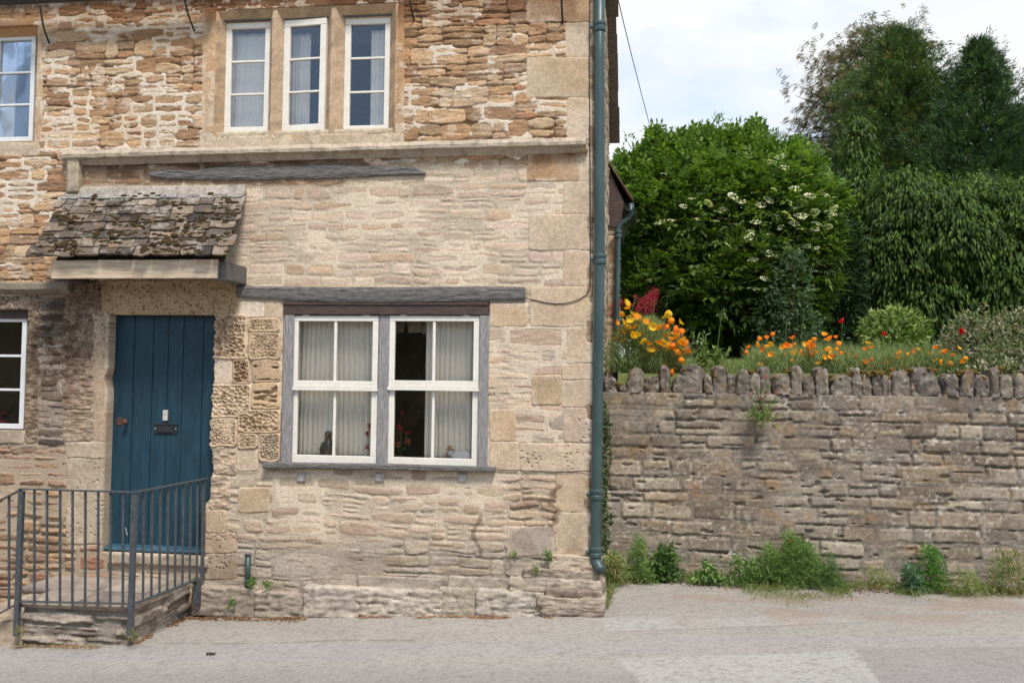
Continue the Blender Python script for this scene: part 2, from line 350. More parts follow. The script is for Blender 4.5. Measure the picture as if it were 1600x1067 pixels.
# dressed blocks, given on the survey photo: x0,y0,x1,y1,colour,kind
BLOCKS = [
 (823,-90,926,36,(194,164,128),'a'),(884,36,927,90,(214,196,168),'a'),(823,90,927,153,(204,186,156),'a'),(886,153,927,219,(212,193,166),'a'),
 (824,240,906,284,(188,154,116),'a'),(906,232,927,284,(208,188,160),'a'),(880,284,927,335,(208,189,160),'a'),(826,335,927,391,(206,186,158),'a'),
 (880,391,927,448,(208,186,156),'a'),(828,448,927,510,(208,186,154),'a'),(886,510,927,568,(210,189,158),'a'),(878,568,927,594,(212,192,162),'a'),
 (830,586,878,633,(196,172,138),'a'),(878,594,927,637,(206,186,158),'a'),(880,637,927,692,(210,190,164),'p'),(812,692,927,738,(214,195,166),'p'),
 (868,738,927,800,(206,184,150),'a'),(868,800,927,868,(202,184,156),'a'),(792,822,867,868,(188,175,160),'a'),
 (765,474,824,510,(204,176,140),'a'),(765,640,806,690,(206,180,146),'a'),(765,690,811,738,(208,186,154),'a'),
 (372,470,414,496,(236,220,196),'a'),(414,470,440,498,(205,182,150),'a'),
 (158,437,372,491,(196,170,134),'p'),(104,437,158,491,(150,130,108),'r'),
 (98,491,146,560,(136,118,100),'r'),(98,560,146,640,(158,138,116),'r'),(98,640,165,690,(160,142,118),'r'),(146,491,165,700,(188,168,142),'p'),
 (104,690,176,716,(182,166,142),'a'),(104,716,176,850,(194,178,152),'p'),
 (326,491,386,561,(214,190,156),'H'),(389,497,438,520,(205,180,146),'m'),(389,520,438,562,(203,178,144),'m'),
 (334,561,364,600,(226,208,182),'a'),(364,561,391,600,(198,170,136),'H'),(394,562,438,598,(198,172,138),'L'),
 (328,600,392,653,(214,192,160),'h'),(393,598,438,640,(212,184,146),'L'),
 (327,653,371,698,(206,184,152),'m'),(372,640,438,676,(204,180,146),'h'),(372,676,404,702,(206,182,148),'m'),(404,676,438,722,(200,180,150),'m'),
 (334,698,370,742,(190,170,144),'r'),(371,702,404,736,(210,188,158),'a'),
 (326,742,360,796,(192,172,146),'r'),(322,796,353,833,(202,180,148),'a'),(316,833,372,864,(196,176,150),'p'),(372,762,421,800,(194,170,136),'a'),
 (316,864,372,905,(186,170,148),'p'),
 (316,14,350,211,(198,164,124),'a'),(606,8,632,211,(196,164,126),'a'),(312,209,632,240,(205,188,160),'a'),(316,-30,632,10,(168,134,102),'a'),
 (50,40,67,224,(196,170,136),'a'),(-90,223,62,243,(200,184,158),'a'),(-90,30,52,58,(176,132,86),'a'),
 (38,484,60,692,(134,116,94),'r'),(-90,462,60,486,(120,104,88),'r'),(-90,668,40,693,(176,160,138),'a'),
]
def facade(X, Z):
    px, py = proj(X, 0*X, Z)
    wx = px+10*(fbm(X*6, Z*6, 3, 61)-.5); wy = py+14*(fbm(X*5+9, Z*6, 3, 62)-.5)
    A = zone(X, Z, 101, [(188,150,112),(176,138,102),(199,164,126),(168,132,98),(196,160,122),(180,146,116),(203,173,138),(160,124,94),(184,138,104),(176,146,112)],
             (228,211,188), (-.0045, .0085), relief=.0085, strata=.007, band=(.08, .165), width=(.10, .28), split=(.28, .95), patch=4.6, chr_=.018, rnd=.018, mrel=.006, gap=.0022, pe=(.46, .56), joint_shade=(150,120,92), rec_=.012)
    B = zone(X, Z, 202, [(214,192,166),(206,182,156),(219,199,174),(204,181,158),(209,180,150),(216,194,172)], (232,215,188), (.003, .0085), rec_=.004,
             relief=.0036, strata=.0022, band=(.075, .15), width=(.13, .36), split=(.48, .98), patch=2.6, chr_=.020, rnd=.025, mrel=.0035)
    Cc = zone(X, Z, 303, [(116,102,90),(130,114,98),(106,94,84),(148,124,98),(98,87,79)], (176,162,146), (.004, .010), relief=.010, band=(.13, .18), width=(.2, .3), split=(.05, .8), mrel=.004)
    D = zone(X, Z, 404, [(180,150,116),(164,132,104),(192,164,132),(156,128,104),(174,144,112),(168,124,100)], (184,166,142), (.001, .012), relief=.012, strata=.007, band=(.09, .165), width=(.12, .32), split=(.2, .9), rnd=.022)
    E = zone(X, Z, 505, [(204,183,156),(194,172,148),(212,193,166),(192,168,142),(208,187,160),(196,180,160)], (230,213,187), (.004, .0100), rec_=.006, relief=.0055,
             strata=.002, band=(.08, .16), width=(.13, .34), split=(.25, .93), patch=2.2, chr_=.014, rnd=.035, mrel=.003)
    G = zone(X, Z, 606, [(206,181,154),(212,189,162),(196,172,148),(214,194,168),(202,174,152),(192,176,158)], (225,207,182), (.005, .012), relief=.006, band=(.10, .17), width=(.16, .38), split=(.45, .9), mrel=.004, chr_=.016, rec_=.005)
    Fz = zone(X, Z, 707, [(190,177,161),(182,168,151),(198,186,169),(188,177,163)], (196,185,170), (.0, .012), rec_=.008, relief=.0045, strata=.0042, band=(.08, .15), width=(.16, .44), split=(.25, .9), patch=2.8, chr_=.016, mrel=.003)
    H, col, hid = [a.copy() for a in A]; col = col*np.array([1.04, 1.07, 1.10])
    def put(Q, w):
        nonlocal H, col
        H = H*(1-w)+Q[0]*w; col = mixc(col, Q[1], w)
    put(B, smst(100, 108, wx)*smst(246, 268, wy))
    put(G, smst(770, 795, wx)*smst(468, 480, wy)*smst(755, 735, wy))
    put(E, smst(350, 362, wx)*smst(722, 742, wy))
    orange = smst(770, 810, wx)*smst(738, 750, wy)*smst(838, 822, wy)
    put(D, orange*.65)
    put(Fz, smst(300, 330, wx)*smst(828, 868, wy))
    left = smst(108, 100, wx)
    put(Cc, left*smst(455, 470, wy)*smst(715, 690, wy)); put(D, left*smst(690, 715, wy)+smst(180, 170, wx)*smst(845, 860, wy)*(1-left))
    # dressed stones
    jx = 1.6*(fbm(X*9, Z*9, 2, 71)-.5)*2; jy = 1.6*(fbm(X*9+5, Z*9, 2, 72)-.5)*2
    ppm = 190.0
    for i, (x0, y0, x1, y1, c, kd) in enumerate(BLOCKS):
        x, y = px+jx, py+jy
        r = 5.0 if kd in 'aH' else 7.0
        dx = np.minimum(x-x0, x1-x); dy = np.minimum(y-y0, y1-y)
        d = np.where((dx < r) & (dy < r), r-np.hypot(r-dx, r-dy), np.minimum(dx, dy))
        m = d > -1.5
        if not m.any(): continue
        dm = d[m]; xm, zm = X[m], Z[m]; w = smst(-.6, .9, dm)
        base = lin(c)*np.array([1.02, 1.0, 1.02])*(1+.20*(fbm(xm*5+i, zm*5, 4, 80+i)-.5)*2)[:, None]
        base = base*(1+.10*(fbm(xm*30, zm*14, 3, 81)-.5)*2)[:, None]
        hh = .006+.003*_hash(np.array([i]), np.array([4]), 3)[0]+.004*(fbm(xm*6, zm*6, 3, 90+i)-.5)*2
        if kd == 'a': hh = hh+.0015*(fbm(xm*50, zm*50, 3, 91)-.5)
        if kd == 'p':
            f1, f2, idd = worley(xm*38, zm*46, 92+i); pit = smst(.40, .12, f1)*(idd > .72)*smst(.42, .58, fbm(xm*6, zm*6, 2, 94+i))
            hh = hh+.006*(fbm(xm*18, zm*22, 4, 93)-.5)-.012*pit; base = base*(1-.28*pit)[:, None]
        if kd == 'r':
            rn = fbm(xm*16, zm*40, 5, 94+i); hh = hh+.026*(rn-.5); base = base*(.82+.5*smst(.35, .6, rn))[:, None]
            sp = smst(.56, .64, fbm(xm*30, zm*30, 3, 95)); base = mixc(base, lin((178,162,142)), sp*.6)
        if kd in 'Hhm':
            sc = {'H': (19, 32), 'h': (24, 31), 'm': (40, 46)}[kd]; dp = {'H': .030, 'h': .026, 'm': .016}[kd]
            ox = .012*(fbm(xm*30, zm*30, 2, 96)-.5)
            f1, f2, idd = worley((xm+ox)*sc[0], (zm-ox)*sc[1], 97+i, .95)
            wall = smst(.07, .26, f2-f1); big = smst(.25, .5, fbm(xm*9, zm*9, 2, 98+i)+.12) if kd == 'H' else .4+.6*smst(.3, .55, fbm(xm*12, zm*12, 2, 98+i))
            edge = smst(1.5, 5, dm)
            cut = wall*big*edge*(.45+.7*idd)
            hh = hh+.012-dp*cut; base = base*1.04
        if kd == 'L':
            ln = fbm(xm*9, zm*46+3*fbm(xm*5, zm*5, 2, 7), 3, 99+i); cut = smst(.48, .58, ln)*smst(2, 6, dm)
            hh = hh+.010-.034*cut*(.5+.8*fbm(xm*25, zm*25, 2, 5)); base = base*(1-.2*cut)[:, None]
        jm = smst(.5, -1.5, dm)  # joint
        if kd == 'a':
            wr_ = smst(.50, .62, fbm(xm*7+i, zm*9, 4, 88))*smst(9, 1, dm); base = mixc(base, lin((222,203,177)), wr_*.8); base = mixc(base, lin((226,208,184)), .22*smst(.4, .6, fbm(xm*3, zm*3, 3, 89)))
        H[m] = H[m]*(1-w)+hh*w-(.002 if kd == 'a' else .004)*smst(1.5, 0, dm)*smst(-1.5, 0, dm)
        col[m] = mixc(col[m], base, w)
    # ----- weathering with shapes of its own
    def stain(w, c, a): 
        nonlocal col
        col = mixc(col, col*lin(c, 1)/.5, np.clip(w*a, 0, 1))
    n5 = fbm(X*5, Z*9, 5, 120); n6 = fbm(X*14, Z*20, 4, 121); n7 = fbm(X*1.4, Z*2.2, 3, 122)
    # soot and algae under the eaves and over the upper window
    stain(smst(75, -10, py+50*(n5-.5))*smst(.30, .62, n5+.1), (122,104,90), .8)
    stain(smst(.52, .66, n7)*smst(240, 200, py), (176,160,140), .45)
    stain(smst(55, 20, py)*smst(300, 330, px)*smst(660, 640, px), (132,112,92), .65)
    # run-off stain below the string course
    b = smst(238, 243, wy)*smst(268, 254, wy)*smst(118, 130, px)*smst(700, 560, px)
    stain(b*smst(.38, .50, n5+.08*n6), (92,76,64), .9)
    stain(smst(118, 126, px)*smst(640, 480, px)*smst(252, 258, py)*smst(300, 284, py)*smst(.3, .5, n6+.1), (132,116,100), .8)
    stain(smst(165, 170, px)*smst(236, 228, px)*smst(254, 258, wy)*smst(284, 280, wy), (140,130,120), .8)
    stain(smst(828, 840, px)*smst(906, 900, px)*smst(262, 240, wy)*smst(239, 242, py), (128,108,90), .75)
    # orange iron stain round the upper window
    o = np.exp(-((px-352)/16)**2)+np.exp(-((px-612)/14)**2)
    stain(o*smst(230, 20, py)*smst(.35, .6, n5), (186,146,104), .45)
    # grey damp foot of the wall
    stain(smst(780, 900, wy)*smst(300, 330, px), (182,178,172), .6)
    stain(smst(.50, .62, n5)*smst(800, 860, wy)*smst(300, 330, px), (150,144,138), .45)
    # dark algae strip by the left window and door
    dk = smst(112, 40, px)*0+smst(470, 500, wy)*smst(690, 590, wy)*smst(30, 60, px)*smst(150, 108, px+40*(n5-.5))
    stain(dk*smst(.35, .55, n6), (120,108,98), .85)
    stain(smst(425, 440, py)*smst(500, 470, py)*smst(60, 90, px)*smst(190, 130, px), (110,98,88), .7)
    stain(smst(.60, .72, fbm(X*70, Z*70, 3, 130))*smst(370, 360, px)*smst(430, 440, py)*smst(640, 520, py), (104,92,80), .8)
    # crack of grey cement
    ck = np.abs(px-(745+6*np.sin(py/9)))
    stain(smst(5, 2, ck)*smst(800, 806, py)*smst(872, 866, py), (130,124,118), .8)
    ck = np.abs(px-(866+5*np.sin(py/7)+3*np.sin(py/3)))
    stain(smst(8, 2, ck)*smst(752, 760, py)*smst(828, 818, py), (118,110,102), .8)
    # pale splashes of old limewash
    lw = smst(.60, .66, fbm(X*8, Z*12, 4, 140))*smst(240, 225, py)*smst(900, 600, px)
    col = mixc(col, lin((226,208,184)), lw*.65); H = H+.002*lw
    lw2 = smst(.58, .64, fbm(X*6+4, Z*10, 4, 141))*smst(240, 260, py)*smst(104, 96, px)*smst(440, 430, py)
    col = mixc(col, lin((214,198,176)), lw2*.6)
    return H, np.clip(col*np.array([1.04, 1.0, .965]), .01, .9)

def axis(lo, hi, base, fine=None, fs=None, breaks=()):
    xs = [lo]
    while xs[-1] < hi:
        x = xs[-1]; s = base
        if fine and fine[0] <= x <= fine[1]: s = fs
        for a, b, q in breaks:
            if a <= x <= b: s = q
        xs.append(x+s)
    return np.array(xs)

def relief_mesh(name, xs, zs, fn, place, mat, parent, hole=None, depth=.25):
    X, Z = np.meshgrid(xs, zs)
    nz, nx = X.shape
    if hole is not None:
        s = hole(X, Z); e = .002
        gx = (hole(X+e, Z)-s)/e; gz = (hole(X, Z+e)-s)/e; g = np.hypot(gx, gz)+1e-6
        stepx = np.gradient(X, axis=1); st = np.maximum(stepx, np.gradient(Z, axis=0))
        mv = (np.abs(s) < st*.72)
        X = np.where(mv, X-s*gx/g**2, X); Z = np.where(mv, Z-s*gz/g**2, Z)
    H, col = fn(X, Z)
    V = place(X.ravel(), H.ravel(), Z.ravel())
    idx = np.arange(nx*nz).reshape(nz, nx)
    a, b, c, d = idx[:-1, :-1], idx[:-1, 1:], idx[1:, 1:], idx[1:, :-1]
    keep = np.ones(a.shape, bool)
    if hole is not None:
        sc = (s[:-1, :-1]+s[:-1, 1:]+s[1:, 1:]+s[1:, :-1])/4; keep = sc > 0
    F = np.stack([a[keep], b[keep], c[keep], d[keep]], 1)
    colf = col.reshape(-1, 3)
    # reveals: boundary edges pulled back into the wall
    e = np.concatenate([F[:, [0, 1]], F[:, [1, 2]], F[:, [2, 3]], F[:, [3, 0]]])
    key = np.sort(e, 1); kk = key[:, 0].astype(np.int64)*(nx*nz)+key[:, 1]
    u, inv, cnt = np.unique(kk, return_inverse=True, return_counts=True)
    be = e[cnt[inv] == 1]
    bv = np.unique(be); m = np.full(nx*nz, -1); n0 = nx*nz
    rings = [V]; cols = [colf]; prev = None; allF = [F]
    base = {0: None}
    m0 = np.arange(nx*nz)
    for k, (dd) in enumerate((.03, depth)):
        newV = place(X.ravel()[bv], np.full(len(bv), -dd)+(.4*H.ravel()[bv] if k == 0 else 0), Z.ravel()[bv])
        m = np.full(nx*nz, -1); m[bv] = n0+np.arange(len(bv)); n0 += len(bv)
        rings.append(newV); cols.append(colf[bv]*.97)
        allF.append(np.stack([m0[be[:, 1]], m0[be[:, 0]], m[be[:, 0]], m[be[:, 1]]], 1)); m0 = m
    return mesh_np(name, np.concatenate(rings), np.concatenate(allF), mat, parent, np.concatenate(cols))

def rect_sdf(X, Z, x0, x1, z0, z1):
    dx = np.maximum(x0-X, X-x1); dz = np.maximum(z0-Z, Z-z1)
    return np.where((dx > 0) & (dz > 0), np.hypot(dx, dz), np.maximum(dx, dz))

XC = PX(926, 0, 600)                                    # the cottage's right-hand corner
def R(x0, y0, x1, y1, Y=0.0):                           # rectangle on a plane from survey corners
    a = P(x0, (y0+y1)/2, Y); b = P(x1, (y0+y1)/2, Y); xm = (x0+x1)/2
    return float(a[0]), float(b[0]), float(P(xm, y1, Y)[2]), float(P(xm, y0, Y)[2])
DOOR = R(164, 491, 331, 866)
LWIN = R(440, 471, 763, 727)
UWIN = R(336, 11, 620, 211)
ULW = R(-120, 44, 57, 224)
LLW = R(-120, 484, 42, 671)
def holes(X, Z):
    s = rect_sdf(X, Z, *DOOR)
    px, py = proj(X, 0*X, Z)
    rag = .016*(fbm(Z*16, Z*0+2, 3, 201)-.5)*2+.007*(fbm(Z*46, Z*0+7, 2, 202)-.5)*2 + .05*smst(770, 800, py)
    rag = rag-.012*smst(560, 566, py)*smst(600, 594, py)-.02*smst(698, 704, py)*smst(745, 735, py)
    lft = .022*np.exp(-((py-592)/10)**2)
    s = np.maximum(np.maximum(DOOR[0]-lft-X, X-(DOOR[1]-rag)), np.maximum(DOOR[2]-Z, Z-DOOR[3]))
    for w in (LWIN, UWIN, ULW, LLW): s = np.minimum(s, rect_sdf(X, Z, *w))
    return s

GZ0 = float(P(940, 958, 0)[2])
_gl = P(300, 950, 0); _g2 = P(28, 991, -.96)
def gslope(X): return GZ0+np.minimum(0, (X-XC))*0.052
house = empty('stone_cottage', (XC-2.5, 0, 0), 'old honey stone rubble cottage with blue plank door and cream windows', 'house')
xs = axis(-7.6, XC, .0056, breaks=((-7.6, -5.75, .03), (PX(322), PX(440), .0045)))
xs[-1] = XC
zs = axis(-.45, 5.2, .0056, breaks=((-.45, -.2, .02), (PZ(742), PZ(488), .0045), (4.85, 9, .03)))
def corner_fn(X, Z):
    H, c = facade(X, Z)
    px, py = proj(X, 0*X, Z)
    # worn arris at the corner, bleached where the stone has spalled
    dd = XC-X; n = fbm(Z*9, Z*0, 4, 210)
    wear = smst(.05, 0, dd-.03*n)
    H = H-wear*.018*smst(.35, .7, n)
    low = smst(500, 560, py)
    c = mixc(c, lin((228,214,196)), smst(.07, .0, dd-.05*(fbm(X*10, Z*24, 3, 211)-.4))*low*.55)
    return H, c
wall = relief_mesh('wall', xs, zs, corner_fn, lambda X, H, Z: np.stack([X, -H, Z], 1), M['stone'], house, holes, .28)
tag(wall, 'street front of honey rubble stone with dressed corner blocks and honeycombed stones')
# gable wall
HD = 2.3
def side_fn(X, Z):
    A = zone(X, Z, 808, [(188,160,126),(176,146,114),(198,172,140),(160,134,106)], (206,188,160), (.0, .014), relief=.014)
    return A[0], np.clip(A[1], .01, .9)
ys = axis(0, HD, .016); zs2 = axis(-.3, 5.2, .016)
relief_mesh('side_wall', ys, zs2, side_fn, lambda Y, H, Z: np.stack([XC-.012+H*.8, Y, Z], 1), M['stone'], house)
b = MB(); b.box((-7.6, HD-.2, -.3), (XC-.04, HD, 4.3)); b.box((-7.62, .01, -.3), (-7.5, HD, 4.6)); b.build('back_wall', M['inside'], house)
b = MB(); b.box((-7.6, .3, 2.42), (XC-.2, HD-.1, 2.6)); b.box((-7.5, .29, -.1), (XC-.1, HD-.1, .12)); b.box((XC-.22, .27, -.1), (XC-.06, HD-.1, 4.4)); b.box((-7.5, .28, 4.55), (XC-.1, HD-.1, 4.65))
for x in (PX(338), PX(110)): b.box((x-.05, .29, .0), (x+.05, HD-.1, 4.6))
b.build('inner_wall', M['inside'], house)
print('tri', DOOR, LWIN, UWIN, XC)
# ------------------------------------------------------------------ ground: one sheet to the horizon, road and garden
GWY = 1.5                                               # front face of the garden wall
def ax2(lo, flo, fhi, hi, fs):
    a = list(np.arange(flo, fhi, fs)); s = fs; x = a[0]; l = []
    while x > lo: s *= 1.35; x -= s; l.append(x)
    r = []; s = fs; x = a[-1]
    while x < hi: s *= 1.35; x += s; r.append(x)
    return np.array(l[::-1]+a+r)
gx = ax2(-900, -5.6, 5.6, 900, .018); gy = ax2(-900, -2.6, 1.62, 1500, .018)
X, Y = np.meshgrid(gx, gy)
near = smst(-14, -6, X)*smst(-12, -3, Y)
Z = GZ0+np.where(X < XC, np.maximum((X-XC), -8)*.052, np.minimum((X-XC), 9)*.006)
Z = Z-.012*smst(-.8, -2.2, Y)
Z = Z+(.010*(fbm(X*1.2, Y*1.5, 3, 300)-.5)+.006*(fbm(X*6, Y*6, 3, 301)-.5))*near
px, py = proj(X, Y, Z)
far = (Y < -3) | (Y > 1.6) | (X < -5.6) | (X > 5.6)
n1_ = fbm(X*3, Y*4, 4, 302); n2_ = fbm(X*20, Y*20, 3, 303)
c = lin((196,187,175), .54)*np.ones(X.shape+(1,))
c = c*(1+.16*(n1_-.5)+.12*(fbm(X*1.1, Y*1.6, 3, 333)-.5))[..., None]
def patch(w, colr, a=1.0):
    global c
    c = mixc(c, lin(colr, .50)*(1+.10*(n1_-.5))[..., None], np.clip(w*a*(~far), 0, 1))
jx = 5*(fbm(X*8, Y*8, 3, 304)-.5)
yy = py+4*(n1_-.5)*2
e1 = 1011-(px-0)*.012      # edge between pavement strip and carriageway
patch(smst(-3, 3, yy-e1)*smst(-3, 3, (1032-px*.016)-yy+6), (200,191,184), .8)
patch(smst(1030, 1062, yy), (182,174,168), .8)
patch(smst(-2, 2, px+jx-948-(py-985)*.3)*smst(2, -2, px-1365+(960-py)*.0-40*(fbm(X*3, Y*3, 2, 9)-.5))*smst(-3, 3, yy-(962+8*smst(1250, 1360, px)))*smst(2, -2, py-(986-(px-950)*.037)), (212,205,195), .9)
patch(smst(-2, 2, (px+jx)-(962+(py-1027)*1.0))*smst(2, -2, (px)-(1338+(py-1016)*.75))*smst(-1.5, 1.5, py-(1028-(px-962)*.031)), (212,206,197), .85)
patch(smst(-2, 2, px-(1338+(py-1016)*.75))*smst(-1.5, 1.5, py-(1012-(px-1340)*.010)), (184,175,169), .8)
patch(smst(.52, .62, fbm(X*2+4, Y*5, 4, 305))*smst(1000, 930, py), (176,166,158), .4)
ln = np.exp(-((py-(987-(px-950)*.0372))/1.0)**2)*(px > 960)*(px < 1355); patch(ln, (150,138,130), .35)
ln = np.exp(-((py-(1009-px*.014+1.5*np.sin(px/50)))/1.2)**2)*(fbm(X*10, Y*1, 2, 4) > .45)*(px < 720); patch(ln, (140,128,118), .6)
ln = np.exp(-((py-(1005-px*.012))/1.6)**2)*(px < 330); patch(ln, (205,198,190), .6)
patch(smst(.62, .70, fbm(X*40, Y*40, 2, 306)), (160,150,142), .5)
patch(smst(40, 10, np.abs(py-948))*smst(.42, .6, n1_)*(px > 1050), (188,160,136), .55)
c = np.where((far & ((Y > 1.6)))[..., None], lin((96,112,62), .6), c)
ground = mesh_np('ground', np.stack([X, Y, Z], -1).reshape(-1, 3),
                 (lambda i: np.stack([i[:-1, :-1], i[:-1, 1:], i[1:, 1:], i[1:, :-1]], -1).reshape(-1, 4))(np.arange(X.size).reshape(X.shape)), M['road'], None, c.reshape(-1, 3))
tag(ground, kind='structure')
X, Y = np.meshgrid(np.arange(-40, 40.1, .5), np.arange(-24, -12.9, .25)); Zb = GZ0-.05+4.3*smst(-13, -16, Y)+.5*(fbm(X*.6, Y*.6, 3, 310)-.5)*smst(-13, -15, Y)  # added bank, out of view: keeps bright sky out of the window reflections
cb = lin((86,96,62), .5)*(1+.8*(fbm(X*2, Y*3, 3, 311)-.5))[..., None]
tag(mesh_np('added_reflection_bank', np.stack([X, Y, Zb], -1).reshape(-1, 3), (lambda i: np.stack([i[:-1, :-1], i[:-1, 1:], i[1:, 1:], i[1:, :-1]], -1).reshape(-1, 4))(np.arange(X.size).reshape(X.shape)), M['road'], None, cb.reshape(-1, 3)), kind='structure')
def GZ(x, y=0.0): return GZ0+((max(x-XC, -8)*.052) if x < XC else min(x-XC, 9)*.006)

# ------------------------------------------------------------------ rough dressed blocks
def stone_col(c, amp=.3, seed=0, f=9):
    base = lin(c)*np.array([1.03, 1.0, .985])
    def fn(co):
        a = 1+amp*(fbm(co[:, 0]*f+co[:, 1]*f, co[:, 2]*f*2+co[:, 1]*f, 4, seed)-.5)*2
        b_ = smst(.58, .70, fbm(co[:, 0]*22+co[:, 1]*9, co[:, 2]*22, 4, seed+3))
        r = base*a[:, None]
        return np.clip(r*(1-.3*b_)[:, None], .01, .9)
    return fn
def block(name, x0, y0, x1, y1, Yf, Yb, colr, parent=house, rough=.008, mat='stone', res=.02, bevel=0, freq=14, amp=.25, seed=0):
    a = R(x0, y0, x1, y1, Yf); m = MB(); m.box((a[0], Yf, a[2]), (a[1], Yb, a[3]))
    return m.build(name, M[mat], parent, rough=rough, res=res, freq=freq, col=stone_col(colr, amp, seed), bevel=bevel)
# string course: moulded, weathered, mitred return at its left end
def course(name, pts, prof, mat, colr, parent, amp=.006, seed=0, n=160):
    rings = []
    pts = [np.array(p) for p in pts]
    seg = [np.linspace(0, 1, max(2, int(np.linalg.norm(pts[i+1]-pts[i])/.02))) for i in range(len(pts)-1)]
    for i in range(len(pts)-1):
        for t in seg[i]:
            p = pts[i]*(1-t)+pts[i+1]*t
            r = []
            for (o, z) in prof:
                q = Vector((p[0]*9+seed, z*30+o*20, p[2]*9)); d = amp*(mn.noise(q)+.6*mn.noise(q*3))
                r.append((p[0], p[1]-o-d, p[2]+z+d*.7))
            rings.append(r)
    m = MB(); m.loft(rings)
    return m.build(name, M[mat], parent, smooth=False, col=stone_col(colr, .22, seed, 6), bevel=0)
prof = [(-.03, .012), (.02, .010), (.075, -.028), (.088, -.036), (.086, -.062), (.070, -.070), (.050, -.074), (.030, -.092), (.012, -.112), (-.03, -.118)]
pL = P(104, 239); pR = P(917, 217)
course('string_course', [pL, pR], prof, 'stone', (192,177,156), house, seed=1)
block('string_return', 104, 248, 122, 300, -.07, .01, (190,174,148), rough=.006)
block('string_return', 884, 226, 918, 238, -.055, .01, (186,160,128), rough=.012)
# old timber let into the wall
def beam(name, xs_, top, bot, Yf, Yb, mat, parent=house, amp=.006, seed=0):
    rings = []
    for x in np.arange(xs_[0], xs_[-1]+.1, 3.0):
        x = min(x, xs_[-1]); t = np.interp(x, xs_, top); b_ = np.interp(x, xs_, bot)
        p1 = P(x, t); p0 = P(x, b_); k = 6; r = []
        for j in range(k+1):
            z = p0[2]+(p1[2]-p0[2])*j/k; q = Vector((p0[0]*5+seed, z*40, 0)); d = amp*(mn.noise(q)+.7*mn.noise(q*2.7))
            r.append((p0[0], Yf+d+.008*(abs(j/k-.5)*2)**4, z))
        r.append((p0[0], Yb, p1[2])); r.append((p0[0], Yb, p0[2]))
        rings.append(r)
    m = MB(); m.loft(rings); return m.build(name, M[mat], parent)
beam('wall_timber', [236,262,300,345,420,520,600,648,666], [270,266,268,262,262,259,262,263,270], [276,281,281,282,281,279,276,274,274], -.028, .05, 'timber', seed=3)
beam('lintel', [371,378,400,520,640,760,822], [447,446,448,449,449,448,449], [464,466,467,472,472,470,470], -.030, .10, 'timber', seed=7)

# ------------------------------------------------------------------ windows
def frame(x0, x1, z0, z1, Y, w, d, mat, parent, name='frame', cols=1, rows=1, bar=.022, wb=None, pane=True, rot=None, glass='glass', wt=None):
    wb = wb or w; wt = wt or w; m = MB()
    m.box((x0, Y, z0), (x1, Y+d, z0+wb)); m.box((x0, Y, z1-wt), (x1, Y+d, z1))
    m.box((x0, Y+.0015, z0+wb), (x0+w, Y+d-.001, z1-wt)); m.box((x1-w, Y+.0015, z0+wb), (x1, Y+d-.001, z1-wt))
    ix0, ix1, iz0, iz1 = x0+w, x1-w, z0+wb, z1-wt
    for i in range(1, cols):
        x = ix0+(ix1-ix0)*i/cols; m.box((x-bar/2, Y+.006, iz0), (x+bar/2, Y+d-.006, iz1))
    for j in range(1, rows):
        z = iz0+(iz1-iz0)*j/rows; m.box((ix0, Y+.009, z-bar/2), (ix1, Y+d-.009, z+bar/2))
    if rot:
        cx, cy, ang = rot; ca, sa = math.cos(ang), math.sin(ang)
        m.v = [(cx+(x-cx)*ca-(y-cy)*sa, cy+(x-cx)*sa+(y-cy)*ca, z) for x, y, z in m.v]
    # hand-made: slightly out of true
    m.v = [(x+.0025*mn.noise(Vector((x*3, 0, z*3))), y, z+.0025*mn.noise(Vector((x*3, 5, z*3)))) for x, y, z in m.v]
    f = m.build(name, M[mat], parent, bevel=.0035)
    if pane:
        g = MB(); yy_ = Y+d*.55
        g.box((ix0, yy_, iz0), (ix1, yy_+.003, iz1))
        if rot: g.v = [(cx+(x-cx)*ca-(y-cy)*sa, cy+(x-cx)*sa+(y-cy)*ca, z) for x, y, z in g.v]
        g.build('pane', M[glass], f)
    return f
def win_root(name, x0, x1, z0, label):  # windows are parts of the cottage
    m = MB(); return m
# upper three-light window: chamfered stone head, jambs and mullions
YF = .085
x0, x1, z0, z1 = UWIN
lights = [R(351, 35, 422, 210, YF), R(444, 33, 512, 208, YF), R(537, 28, 610, 208, YF)]
m = MB()
iz0, iz1 = z0+.008, lights[0][3]+.0
def cham_v(xa, xb, wa, wb_):   # upright with chamfered sides: narrow front, wide back
    xc = (xa+xb)/2
    return [(xc-wb_/2, YF+.04), (xc-wb_/2, YF-.004), (xc-wa/2, .004), (xc+wa/2, .004), (xc+wb_/2, YF-.004), (xc+wb_/2, YF+.04)]
topz = max(l[3] for l in lights)
sg = np.linspace(z0-.01, z1+.01, 30)
for (xa, xb) in ((lights[0][1], lights[1][0]), (lights[1][1], lights[2][0])):
    pr = cham_v(xa, xb, .035, xb-xa+.012)
    m.loft([[(x+.002*mn.noise(Vector((x*9, z*7, 0))), y, z) for x, y in pr] for z in sg])
mull = m.build('mullion', M['stone'], house, col=stone_col((204,176,144), .35, 3))
m = MB()
xa = lights[0][0]+.006; pr = [(x0-.02, YF+.04), (x0-.02, -.004), (x0+.012, -.004), (xa, YF-.004), (xa, YF+.04)]
m.loft([[(x, y, z) for x, y in pr] for z in sg])
xb = lights[2][1]-.006; pr = [(x1+.02, YF+.04), (xb, YF+.04), (xb, YF-.004), (x1-.012, -.004), (x1+.02, -.004)]
m.loft([[(x, y, z) for x, y in pr] for z in sg])
